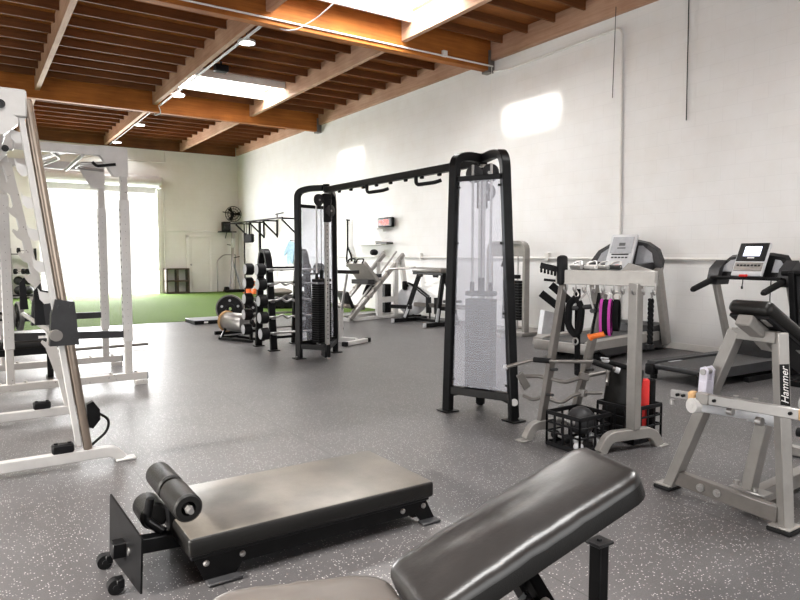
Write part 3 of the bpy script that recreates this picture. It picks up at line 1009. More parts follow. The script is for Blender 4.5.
# ================================================================== FIXED BARBELL RACK
t = thing('barbell_rack', 'black arched rack holding fixed barbells beside the left cable tower', 'barbell rack', (4.2, 9.13, 0))
for x, nm in ((3.66, 'upright'), (4.26, 'upright')):
    path = fillet([(x, 9.42, .02), (x, 9.28, 1.30), (x, 9.2, 1.47), (x, 9.05, 1.47), (x, 8.97, 1.30), (x, 8.82, .02)], .1, 5)
    P(t, nm, MB().rect_sweep(path, .10, .055, (1, 0, 0)), M['black'])
    P(t, 'foot_plate', MB().box((x, 9.42, .008), (.16, .1, .015)).box((x, 8.82, .008), (.16, .1, .015)), M['black'])
P(t, 'cross_beam', MB().bar((3.66, 9.13, 1.20), (4.26, 9.13, 1.20), .05, .06).bar((3.66, 9.4, .12), (4.26, 9.4, .12), .04, .04), M['black'])
names = ['top', 'second', 'third', 'fourth', 'lowest']
for side, nms in ((1, 'far'), (-1, 'near')):
    for k, z in enumerate((1.19, .98, .74, .50, .27)):
        hw = .15 + (1.3 - z) * .125
        y = 9.12 + side * (hw + .07)
        P(t, 'cradle_hook', MB().bar((3.66, y - side * .1, z - .03), (3.66, y + side * .01, z - .03), .05, .012).bar((4.26, y - side * .1, z - .03), (4.26, y + side * .01, z - .03), .05, .012)
          .bar((3.66, y + side * .012, z - .03), (3.66, y + side * .03, z + .015), .05, .01).bar((4.26, y + side * .012, z - .03), (4.26, y + side * .03, z + .015), .05, .01), M['steel'])
        b = thing('fixed_barbell', '%s of the five fixed barbells on the %s side of the arched rack' % (names[k], nms), 'barbell', (4.1, y, z), group='fixed barbells on the arched rack')
        ez = k in (1, 2, 3) if side < 0 else k in (0, 2)
        if ez:
            path = fillet([(3.52, y, z), (3.72, y, z), (3.79, y, z + .035), (3.87, y, z - .03), (3.95, y, z + .01), (4.03, y, z - .03), (4.11, y, z + .035), (4.18, y, z), (4.40, y, z)], .03, 3)
        else:
            path = [(3.52, y, z), (4.40, y, z)]
        P(b, 'shaft', MB().tube(path, .016, 10), M['chrome'])
        r = .088
        for x0, dr in ((3.56, -1), (4.37, 1)):
            P(b, 'head', MB().lathe((x0, y, z), (dr, 0, 0), [(0, 0), (r * .85, 0), (r, .015), (r, .10), (r * .9, .125), (0, .125)], 24), M['rubber'])
            P(b, 'face_disc', MB().lathe((x0 + dr * .124, y, z), (dr, 0, 0), [(r * .86, 0), (r * .84, .005), (0, .005)], 24), M['lgrey'], 'light grey end face')

# ================================================================== CABLE CROSSOVER
t = thing('cable_crossover', 'black double tower cable crossover with white frosted shields and an overhead beam', 'weight machine', (3.9, 6.2, 0))
ZT = 2.28


def tower(Lp, Rp, Cp, leanL, leanR, open_front):
    Lp, Rp, Cp = V((*Lp, 0)), V((*Rp, 0)), V((*Cp, 0))
    mid = (Lp + Rp) / 2
    Z = V((0, 0, 1))
    for p, lean in ((Lp, leanL), (Rp, leanR)):
        top = p + (mid - p).normalized() * lean
        inn = Cp + (top - Cp).normalized() * .05
        path = fillet([p + Z * .012, top + Z * (ZT - .04), top + (inn - top) * .45 + Z * ZT, inn + Z * ZT], .22, 8)
        side = (Cp - top).cross(Z)
        P(t, 'arch_leg', MB().rect_sweep(path, .075, .075, side), M['black'])
        P(t, 'foot_plate', MB().box(p + Z * .007, (.15, .15, .013)), M['black'])
        P(t, 'bolt', MB().cyl(p + Z * .03 + (p - mid).normalized() * .02, p + Z * .03 + (p - mid).normalized() * .05, .01, n=8), M['steel'])
    fl_ = MB()
    fl_.bar(Lp + Z * .20, Rp + Z * .20, .05, .07)
    fl_.bar(Lp + Z * .17, Cp + Z * .17, .05, .07).bar(Rp + Z * .17, Cp + Z * .17, .05, .07)
    P(t, 'base_bar', fl_, M['black'])
    P(t, 'junction', MB().cyl(Cp + Z * (ZT - .05), Cp + Z * (ZT + .045), .045), M['black'])
    hb = L3(Lp, mid, leanL / (mid - Lp).length) if leanL else Lp
    hd = L3(Rp, mid, leanR / (mid - Rp).length) if leanR else Rp
    P(t, 'head_bar', MB().bar(hb + Z * 2.06, hd + Z * 2.06, .03, .045), M['black'])
    # shield between the outer legs
    wv = (Rp - Lp).normalized()
    lo0, lo1 = L3(Lp, hb, .15) + wv * .045, L3(Rp, hd, .15) - wv * .045
    hi0, hi1 = hb + wv * .045, hd - wv * .045
    nrm = wv.cross(Z) * .006
    sh = MB().prism([lo0 + Z * .245, lo1 + Z * .245, hi1 + Z * 2.04, hi0 + Z * 2.04], nrm)
    P(t, 'shield', sh, M['frosted'], 'white frosted shield')
    bo = MB()
    for f in (.03, .37, .7, .97):
        for q0, q1 in ((lo0, hi0), (lo1, hi1)):
            c = L3(q0, q1, f) + Z * (.245 + 1.795 * f)
            bo.cyl(c - nrm * 2.5, c + nrm * 3, .011, n=8)
    P(t, 'shield_bolt', bo, M['black'])
    # weight stack inside the triangle
    sc = mid * .55 + Cp * .45
    ang = math.atan2(wv.y, wv.x)
    rot = Matrix.Rotation(ang, 3, 'Z')
    st = MB()
    for k in range(26):
        st.box(sc + Z * (.235 + k * .0305), (.25, .13, .028), rot, .003)
    ws = P(t, 'weight_stack', st, M['black'])
    tg = MB()
    for k in range(26):
        tg.box(sc + rot @ V((.06, -.066 if open_front else .066, 0)) + Z * (.235 + k * .0305), (.022, .003, .014), rot, 0)
    P(ws, 'weight_label', tg, M['wood_tan'])
    P(t, 'guide_rod', MB().cyl(sc + wv * .09 + Z * .2, sc + wv * .09 + Z * 2.2, .012, n=10).cyl(sc - wv * .09 + Z * .2, sc - wv * .09 + Z * 2.2, .012, n=10), M['chrome'])
    P(t, 'stack_head', MB().box(sc + Z * 1.06, (.26, .12, .04), rot, .006).cyl(sc + Z * 1.07, sc + Z * 1.2, .028).cyl(sc + wv * .09 + Z * 1.07, sc + wv * .09 + Z * 1.16, .02).cyl(sc - wv * .09 + Z * 1.07, sc - wv * .09 + Z * 1.16, .02), M['blackm'])
    P(t, 'stack_cable', MB().cyl(sc + Z * 1.2, sc + Z * 2.15, .005, n=6), M['charcoal'])
    # pulley column at the inner apex
    P(t, 'column', MB().bar(Cp + Z * .02, Cp + Z * (ZT - .05), .05, .05), M['chrome'])
    ch = MB()
    dr = (Cp - mid).normalized()
    for k in range(32):
        ch.cyl(Cp + dr * .0235 + Z * (.3 + k * .055), Cp + dr * .0265 + Z * (.3 + k * .055), .008, n=8)
    P(t, 'adjustment_hole', ch, M['black'])
    pb = MB().box(Cp + dr * .035 + Z * 1.98, (.03, .1, .30), Matrix.Rotation(math.atan2(dr.y, dr.x), 3, 'Z'), .006)
    pb.box(Cp + Z * 2.14, (.09, .12, .12), Matrix.Rotation(math.atan2(dr.y, dr.x), 3, 'Z'), .01)
    pb.box(Cp + Z * .13 - dr * .08, (.22, .08, .2), Matrix.Rotation(math.atan2(dr.y, dr.x), 3, 'Z'), .02)
    P(t, 'pulley_carriage', pb, M['black'])
    for q in (Cp + dr * .05 + wv * .05 + Z * 1.98, mid * .35 + Cp * .65 + wv * .08 + Z * 2.13, mid * .35 + Cp * .65 - wv * .08 + Z * 2.13):
        P(t, 'pulley', MB().lathe(q - wv.cross(Z) * .016 + wv * 0, wv.cross(Z), [(0, 0), (.02, -.004), (.075, 0), (.08, .004), (.068, .016), (.08, .028), (.075, .032), (.02, .036), (0, .032)], 24), M['charcoal'])
        P(t, 'pulley_bolt', MB().cyl(q - wv.cross(Z) * .026, q + wv.cross(Z) * .026, .014, n=10), M['steel'])
    return Cp


cA = tower((3.53, 4.52), (3.775, 3.93), (3.95, 4.56), .06, .11, False)
cB = tower((3.67, 7.97), (4.35, 8.2), (3.92, 7.62), .0, .02, True)
P(t, 'overhead_beam', MB().bar(cA + V((0, 0, 2.255)), cB + V((0, 0, 2.255)), .07, .075), M['black'])
for y, s in ((6.55, 1), (5.55, 1)):
    x = 3.94
    gp = fillet([(x - .04, y, 2.22), (x - .04, y, 2.13), (x + .06, y - .20, 2.145), (x + .10, y - .25, 2.165)], .05, 4)
    P(t, 'chin_grip', MB().tube(gp, .02, 10), M['rubber'])
hs = MB()
for k in range(9):
    hs.box((3.94, 4.9 + k * .3, 2.205), (.03, .05, .03), bev=.006)
P(t, 'band_peg', hs, M['black'])
P(t, 'badge', MB().lathe((3.785 - .03, 3.93 - .03, .17), (-.9, -.45, 0), [(.03, 0), (.03, .012), (0, .012)], 16), M['white'])

t = thing('suspension_strap', 'black looped strap hanging on the white wall right of the left cable tower', 'strap', (8.68, 15.62, 1.1))
sx, sy = 8.68, 15.62
st = MB().bar((sx, sy, 2.35), (sx, sy, 1.62), .07, .02, up=(1, 0, 0))
st.tube(fillet([(sx, sy, 1.64), (sx, sy + .06, 1.35), (sx, sy + .04, 1.12), (sx, sy - .22, 1.16), (sx, sy - .2, 1.38), (sx, sy, 1.64)], .08), .025)
P(t, 'webbing', st, M['fabric'])
P(t, 'handle', MB().cyl((sx, sy + .03, 1.11), (sx, sy - .23, 1.16), .035), M['rubber'])
P(t, 'wall_hook', MB().cyl((8.749, sy, 2.36), (8.64, sy, 2.37), .02, n=8), M['charcoal'])

# spin bike mostly behind the left tower
t = thing('exercise_bike', 'white framed exercise bike partly hidden behind the left cable tower', 'exercise bike', (4.9, 8.95, 0))
ba = V((4.62, 9.62, 0)); bb = V((5.02, 8.76, 0)); bd = (bb - ba).normalized(); bn = V((-bd.y, bd.x, 0)); Zv = V((0, 0, 1))
P(t, 'stabiliser', MB().bar(bb - bn * .27 + Zv * .04, bb + bn * .27 + Zv * .04, .07, .06).bar(ba - bn * .26 + Zv * .04, ba + bn * .26 + Zv * .04, .07, .06), M['white'])
P(t, 'end_cap', MB().bar(bb - bn * .28 + Zv * .04, bb - bn * .34 + Zv * .04, .085, .07).bar(bb + bn * .28 + Zv * .04, bb + bn * .34 + Zv * .04, .085, .07), M['black'])
sp = bb - bd * .30 - bn * .0
hp = ba + bd * .15
P(t, 'frame', MB().bar(sp - bd * .02 + Zv * .08, sp + Zv * .55, .05, .07).bar(ba + Zv * .05, bb + Zv * .06, .06, .08).bar(sp + Zv * .5, hp + Zv * .55, .06, .09).bar(ba + Zv * .05, hp + Zv * .75, .06, .07), M['white'])
P(t, 'seat_post', MB().cyl(sp + Zv * .5, sp + bd * .12 + Zv * 1.10, .02), M['steel'])
P(t, 'seat', MB().prism([sp + bd * .28 + bn * .11 + Zv * 1.11, sp + bd * .1 + bn * .06 + Zv * 1.11, sp - bd * .06 + bn * .025 + Zv * 1.11, sp - bd * .06 - bn * .025 + Zv * 1.11, sp + bd * .1 - bn * .06 + Zv * 1.11, sp + bd * .28 - bn * .11 + Zv * 1.11], Zv * .055), M['vinyl'])
P(t, 'flywheel', MB().lathe(ba + bd * .2 + Zv * .34 - bn * .03, bn, [(0, 0), (.2, 0), (.23, .01), (.23, .05), (.2, .06), (0, .06)], 28), M['charcoal'])
P(t, 'handlebar', MB().cyl(hp + Zv * .7, hp + Zv * 1.1, .02).tube(fillet([hp - bd * .15 + bn * .2 + Zv * 1.15, hp + bn * .2 + Zv * 1.1, hp - bn * .2 + Zv * 1.1, hp - bd * .15 - bn * .2 + Zv * 1.15], .05), .018), M['black'])
for s in (1, -1):
    cr = sp - bd * .25 + bn * .1 * s + Zv * .34
    P(t, 'crank', MB().bar(cr, cr + bd * .1 * s - Zv * .13 * s, .02, .03).box(cr + bd * .1 * s - Zv * .13 * s + bn * .06 * s, (.1, .1, .03)), M['black'])

# ================================================================== LEG PRESS
t = thing('leg_press', 'white angled leg press with slanted silver rails and tan foot plate against the right wall', 'weight machine', (7.3, 12.2, 0))
p0n, p1n = V((6.60, 11.78, .06)), V((8.20, 12.16, 1.42))
off = V((-.14, .60, 0))
for o_, nm in ((V((0, 0, 0)), 'rail'), (off, 'rail')):
    P(t, nm, MB().bar(p0n + o_, p1n + o_, .075, .09, bev=.008), M['silver'])
    rc = MB()
    for f in (.3, .42, .55, .68):
        q = L3(p0n + o_, p1n + o_, f)
        rc.bar(q - V((0, .042, -.02)), q + V((0, .042, .02)), .05, .10)
    P(t, 'rail_stop', rc, M['pewter'])
P(t, 'slide_rod', MB().cyl(p0n + V((.1, .14, .12)), p1n + V((-.1, .14, .06)), .022).cyl(p0n + off + V((.1, -.14, .12)), p1n + off + V((-.1, -.14, .06)), .022), M['chrome'])
P(t, 'base', MB().bar((6.7, 11.85, .04), (8.45, 12.25, .04), .07, .07).bar((6.55, 12.4, .04), (8.3, 12.85, .04), .07, .07).bar((8.4, 12.2, .04), (8.25, 12.9, .04), .07, .07).bar((6.62, 11.8, .04), (6.5, 12.4, .04), .07, .07), M['white'])
P(t, 'upright', MB().bar((7.45, 12.0, .05), (7.45, 12.0, .80), .09, .12).bar((7.95, 12.1, .05), (7.95, 12.1, 1.3), .08, .10).bar((8.35, 12.2, .05), (8.15, 12.17, 1.36), .09, .1).bar((7.85, 12.7, .05), (7.85, 12.7, 1.25), .08, .1)
  .bar((7.45, 12.0, .78), (7.35, 12.6, .78), .06, .08).bar((8.1, 12.15, 1.2), (7.98, 12.72, 1.2), .06, .08).bar((7.5, 12.0, .42), (8.3, 12.2, .42), .07, .12), M['white'])
fp = [V((7.02, 11.92, 1.22)), V((6.90, 12.52, 1.22)), V((7.30, 12.62, .78)), V((7.45, 11.98, .78))]
P(t, 'foot_plate', MB().prism(fp, V((.05, .012, .05))), M['silver'], 'taupe foot plate')
for a in (.1, .55):
    q0 = L3(fp[0], fp[1], a); q1 = L3(fp[0], fp[1], a + .35)
    P(t, 'loop_handle', MB().tube(fillet([q0, q0 + V((.05, 0, .10)), q1 + V((.05, 0, .10)), q1], .05), .016), M['black'])
P(t, 'carriage', MB().bar((7.25, 12.0, .82), (7.15, 12.55, .82), .2, .1).bar((7.5, 12.02, .95), (7.38, 12.6, .95), .08, .08), M['charcoal'])
sp_ = MB()
for k in range(6):
    sp_.cyl((7.55 - k * .03, 12.38, .85 - k * .06), (7.52 - k * .03, 12.36, .81 - k * .06), .12, n=18)
P(t, 'counterweight_stack', sp_, M['black'])
P(t, 'weight_horn', MB().cyl((7.72, 12.05, 1.10), (8.05, 11.5, 1.12), .025).cyl((8.04, 11.515, 1.12), (8.06, 11.48, 1.12), .035), M['steel'])
P(t, 'back_pad', MB().box((6.80, 12.15, .30), (.5, .5, .09), Matrix.Rotation(R(8), 3, 'Y'), .03, seg=2), M['vinyl_tan'])
P(t, 'seat_pad', MB().box((6.66, 12.1, .45), (.08, .46, .4), Matrix.Rotation(R(-25), 3, 'Y'), .03, seg=2), M['vinyl'])
P(t, 'weight_stack', MB().box2((7.78, 12.28, .1), (7.95, 12.5, .75), bev=.01), M['black'])

# ================================================================== ROWER behind the stand
t = thing('rowing_machine', 'rowing machine with a large pale round flywheel housing beside the leg press', 'rowing machine', (8.4, 11.6, 0))
fw = V((8.30, 11.95, .40))
fx = V((-.55, -.84, 0)).normalized()
P(t, 'flywheel_housing', MB().lathe(fw - fx * .08, fx, [(0, 0), (.31, 0), (.345, .02), (.345, .13), (.31, .16), (.10, .175), (0, .175)], 36), M['lgrey'])
P(t, 'rear_cover', MB().lathe(fw - fx * .14, fx, [(0, 0), (.29, 0), (.31, .02), (.30, .06), (0, .06)], 30), M['black'])
P(t, 'monorail', MB().bar((8.3, 11.9, .30), (8.4, 9.9, .34), .06, .09), M['pewter'])
P(t, 'leg', MB().bar((8.1, 11.9, .03), (8.5, 11.9, .03), .06, .05).bar((8.3, 11.9, .03), (8.3, 11.95, .2), .06, .06).bar((8.2, 9.95, .03), (8.6, 9.95, .03), .06, .05).bar((8.4, 9.95, .03), (8.4, 9.92, .32), .05, .06), M['black'])
P(t, 'monitor_arm', MB().tube(fillet([(8.25, 12.0, .62), (8.1, 11.9, .80), (8.16, 11.6, .72), (8.3, 11.3, .5)], .1), .022).tube(fillet([(8.3, 12.0, .66), (8.22, 11.95, .78), (8.25, 11.7, .64), (8.35, 11.4, .45)], .1), .018).box((8.12, 11.98, .72), (.1, .1, .2), bev=.02), M['black'])
P(t, 'seat', MB().box((8.38, 10.6, .43), (.32, .28, .06), bev=.025, seg=2), M['vinyl'])
for y in (10.95, 11.25):
    P(t, 'foot_rest', MB().bar((8.25, y, .15), (8.35, y + .15, .48), .12, .03).bar((8.28, y, .2), (8.28, y, .02), .03, .03), M['blackm'])

# ================================================================== BLACK PAD STAND
t = thing('pad_stand', 'black framed stand with a flat padded top in front of the right wall', 'exercise stand', (7.6, 10.5, 0))
P(t, 'top_pad', MB().box((7.72, 10.42, 1.10), (.30, 1.10, .10), Matrix.Rotation(R(-4), 3, 'Z'), .03, seg=3), M['pewter'])
P(t, 'pad_frame', MB().box((7.72, 10.42, 1.03), (.24, 1.12, .05), Matrix.Rotation(R(-4), 3, 'Z')).cyl((7.6, 10.75, .99), (7.6, 10.6, .99), .03).cyl((7.6, 10.2, .99), (7.6, 10.08, .99), .03), M['black'])
for y, yt in ((11.12, 10.85), (10.0, 10.05)):
    P(t, 'foot', MB().bar((7.25, y, .05), (8.15, y + .1, .05), .08, .08), M['black'])
    P(t, 'foot_cap', MB().bar((7.22, y - .0, .05), (7.25, y, .05), .085, .085), M['lgrey'])
    P(t, 'leg', MB().bar((7.55, y + .03, .07), (7.72, yt, 1.02), .065, .085), M['black'])
    P(t, 'leg_plate', MB().bar((7.525, y - .0, .1), (7.59, y + (yt - y) * .33, .36), .03, .06), M['lgrey'])
P(t, 'rear_leg', MB().bar((8.1, 10.1, .07), (7.76, 10.05, 1.02), .06, .08), M['black'])
P(t, 'brace', MB().bar((7.62, 11.0, .32), (7.40, 11.45, .32), .07, .08).bar((7.66, 10.03, .36), (7.70, 9.7, .36), .07, .08), M['black'])
P(t, 'cross_bar', MB().bar((7.85, 11.15, .06), (7.85, 10.0, .06), .06, .06), M['black'])

# ================================================================== WHITE STACK MACHINE
t = thing('stack_machine', 'pale grey arched weight stack machine behind the right cable tower', 'weight machine', (8.1, 8.2, 0))
for x in (7.95, ):
    path = fillet([(x, 8.95, .02), (x, 8.95, 1.62), (x, 8.02, 1.62), (x, 8.02, .02)], .16, 6)
    P(t, 'arch_frame', MB().rect_sweep(path, .12, .06, (1, 0, 0)), M['silver'])
P(t, 'head_panel', MB().box2((7.93, 8.06, 1.38), (7.97, 8.92, 1.60), bev=.01), M['silver'])
P(t, 'base', MB().box2((7.8, 7.95, 0), (8.6, 9.0, .07), bev=.01).bar((7.5, 8.5, .05), (8.3, 8.5, .05), .08, .08).bar((7.5, 8.1, .03), (7.5, 8.9, .03), .08, .06), M['silver'])
sk = MB()
for k in range(14):
    sk.box((8.05, 8.42, .28 + k * .05), (.14, .46 if k < 5 else .42, .045), None, .004)
P(t, 'weight_stack', sk, M['black'])
P(t, 'stack_top', MB().box((8.05, 8.42, 1.02), (.12, .24, .07), None, .01), M['black'])
P(t, 'guide_rod', MB().cyl((8.05, 8.32, .1), (8.05, 8.32, 1.5), .014).cyl((8.05, 8.52, .1), (8.05, 8.52, 1.5), .014), M['chrome'])
P(t, 'selector_handle', MB().bar((7.88, 8.56, 1.2), (7.86, 8.44, 1.36), .03, .04), M['blackm'])
P(t, 'cap_fitting', MB().cyl((7.95, 8.5, 1.64), (7.95, 8.5, 1.78), .05), M['white'])

# ================================================================== WALL DETAILS
t = thing('wall_clock', 'black digital wall clock with glowing red numerals on the right wall', 'clock', (8.7, 13.6, 2.22))
cb = thing_c = MB().box((8.66, 13.62, 2.215), (.09, .66, .24), bev=.02)
P(t, 'case', cb, M['black'])
P(t, 'display', MB().box((8.612, 13.64, 2.215), (.006, .52, .16), bev=0), mat('dark_red_display', (.10, .012, .01), .3, var=.1))
seg = MB()
DIG = {'4': 'bcfg', '2': 'abged', '0': 'abcdef', '7': 'abc'}


def digit(ch, yc, zc, w=.075, h=.11):
    for s in DIG[ch]:
        if s in 'agd':
            z = {'a': zc + h / 2, 'g': zc, 'd': zc - h / 2}[s]
            seg.box((8.607, yc, z), (.006, w, .020), bev=0)
        else:
            yy = yc - w / 2 if s in 'bc' else yc + w / 2
            z = zc + h / 4 if s in 'bf' else zc - h / 4
            seg.box((8.607, yy, z), (.006, .020, h / 2), bev=0)


digit('4', 13.80, 2.215); digit('2', 13.62, 2.215); digit('0', 13.49, 2.215)
seg.box((8.607, 13.71, 2.24), (.006, .02, .02), bev=0).box((8.607, 13.71, 2.19), (.006, .02, .02), bev=0)
P(t, 'numerals', seg, M['red_led'], 'glowing red numerals')
t = thing('bracket_shelf', 'thin white wall bracket beneath the red digital clock', 'bracket', (8.65, 13.9, 2.07))
P(t, 'plate', MB().box((8.62, 13.9, 2.075), (.24, .5, .02)), M['white_trim'])
P(t, 'strut', MB().box((8.68, 13.75, 2.03), (.1, .06, .08)), M['white_trim'])
t = thing('ledge', 'slim white ledge with a dark end on the right wall above the leg press', 'shelf', (8.65, 14.0, 1.7))
P(t, 'board', MB().box2((8.5, 13.6, 1.66), (8.748, 15.0, 1.685)).box2((8.52, 13.9, 1.685), (8.7, 14.4, 1.76)), M['white_trim'])
P(t, 'dark_block', MB().box2((8.5, 13.35, 1.67), (8.7, 13.85, 1.72), bev=.006), M['charcoal'])
t = thing('wall_speaker', 'small black rounded speaker on the wall pipe above the leg press', 'speaker', (8.65, 14.0, 1.4))
P(t, 'body', MB().sphere((8.60, 14.1, 1.47), .12, squash=(.8, 1.1, .7)), M['blackm'])
P(t, 'foot', MB().box((8.62, 14.1, 1.385), (.2, .35, .03)), M['white_trim'])

# ================================================================== TREADMILLS (local frames: +x towards the motor hood)
def treadmill_one():
    t = thing('treadmill', 'large grey treadmill with a tall tilted white console behind the attachment rack', 'treadmill', (6.56, 5.90, 0), R(8.5), local=True)
    D = .27
    P(t, 'deck', MB().box2((.05, -.40, D - .10), (1.75, .40, D - .02), bev=.02), M['grey'])
    P(t, 'belt', MB().box2((.02, -.30, D - .022), (1.70, .30, D - .006), bev=.006), M['belt'])
    for s in (-1, 1):
        P(t, 'side_rail', MB().prism([(-.06, s * .40 - .07, D - .09), (1.75, s * .40 - .07, D - .11), (1.75, s * .40 - .07, D + .02), (.06, s * .40 - .07, D + .015), (-.02, s * .40 - .07, D + .0)], (0, .14, 0)), M['silver'])
        P(t, 'side_skirt', MB().prism([(.3, s * .44 - .02, D - .19), (1.9, s * .44 - .02, D - .22), (1.9, s * .44 - .02, D - .09), (.1, s * .44 - .02, D - .09)], (0, .04, 0)), M['charcoal'])
    P(t, 'end_cap', MB().box2((-.08, -.44, D - .16), (.02, .44, D - .02), bev=.03, seg=2), M['silver'])
    P(t, 'roller', MB().cyl((0, -.32, D - .05), (0, .32, D - .05), .045), M['charcoal'])
    P(t, 'motor_hood', MB().prism([(1.58, -.44, .12), (1.58, -.44, D), (1.68, -.44, D + .10), (1.95, -.44, D + .13), (2.1, -.44, D + .02), (2.1, -.44, .08)], (0, .88, 0)), M['charcoal'])
    P(t, 'lift_frame', MB().bar((.4, -.3, .03), (2.0, -.3, .1), .06, .06).bar((.4, .3, .03), (2.0, .3, .1), .06, .06).box((1.95, -.35, .04), (.2, .1, .08)).box((1.95, .35, .04), (.2, .1, .08)).box((.3, -.34, .05), (.12, .08, .1)).box((.3, .34, .05), (.12, .08, .1)), M['black'])
    for s in (-1, 1):
        P(t, 'upright', MB().bar((1.86, s * .53, .1), (1.52, s * .53, 1.22), .09, .15, up=(1, 0, .3), bev=.02, seg=2), M['silver'])
        P(t, 'arm_rest', MB().prism([(.85, s * .42 - .04, 1.18), (1.52, s * .42 - .04, 1.14), (1.62, s * .42 - .04, 1.26), (1.5, s * .42 - .04, 1.30), (.88, s * .42 - .04, 1.235)], (0, .08, 0)), M['charcoal'])
    # arched console dashboard
    ol = [(-.57, 1.10), (-.57, 1.30), (-.47, 1.47), (-.30, 1.57), (-.12, 1.61), (.12, 1.61), (.30, 1.57), (.47, 1.47), (.57, 1.30), (.57, 1.10), (.4, 1.2), (-.4, 1.2)]
    P(t, 'dashboard', MB().prism([(1.50 + (z - 1.16) * .35, y, z) for y, z in ol], (.10, 0, .02)), M['charcoal'])
    P(t, 'dash_recess', MB().prism([(1.488 + (z - 1.16) * .35, y, z) for y, z in [(-.46, 1.27), (-.4, 1.43), (-.24, 1.54), (-.18, 1.54), (-.18, 1.27)]], (.03, 0, 0))
      .prism([(1.488 + (z - 1.16) * .35, y, z) for y, z in [(.46, 1.27), (.4, 1.43), (.24, 1.54), (.18, 1.54), (.18, 1.27)]], (.03, 0, 0)), M['grey'])
    P(t, 'tray', MB().box((1.38, 0, 1.2), (.34, .86, .04), bev=.015), M['grey'])
    rot = Matrix.Rotation(R(24), 3, 'Y')
    cs = P(t, 'console', MB().box((1.45, 0, 1.43), (.05, .42, .60), rot, .02, seg=2), M['lgrey'])

    def on(y, z, sy, sz, th=.006, mb=None):
        return (mb or MB()).box(V((1.45, 0, 1.43)) + rot @ V((-.027, y, z)), (th, sy, sz), rot, .001)
    P(cs, 'screen', on(0, .12, .34, .26), M['grey'])
    kb = MB()
    for q in range(5):
        on(-.11 + q * .055, -.08, .04, .022, .008, kb)
    P(cs, 'button', kb, M['charcoal'])
    P(cs, 'display_strip', on(0, -.03, .27, .02, .008), M['black'])
    bits = on(0, .13, .1, .05, .009)
    on(0, .07, .13, .02, .009, bits)
    P(cs, 'display_icon', bits, M['charcoal'])
    P(cs, 'stop_key', on(0, -.22, .06, .04, .02), M['red'], 'red stop key')
    P(t, 'cross_grip', MB().cyl((1.28, -.4, 1.16), (1.28, .4, 1.16), .02), M['charcoal'])
    return t


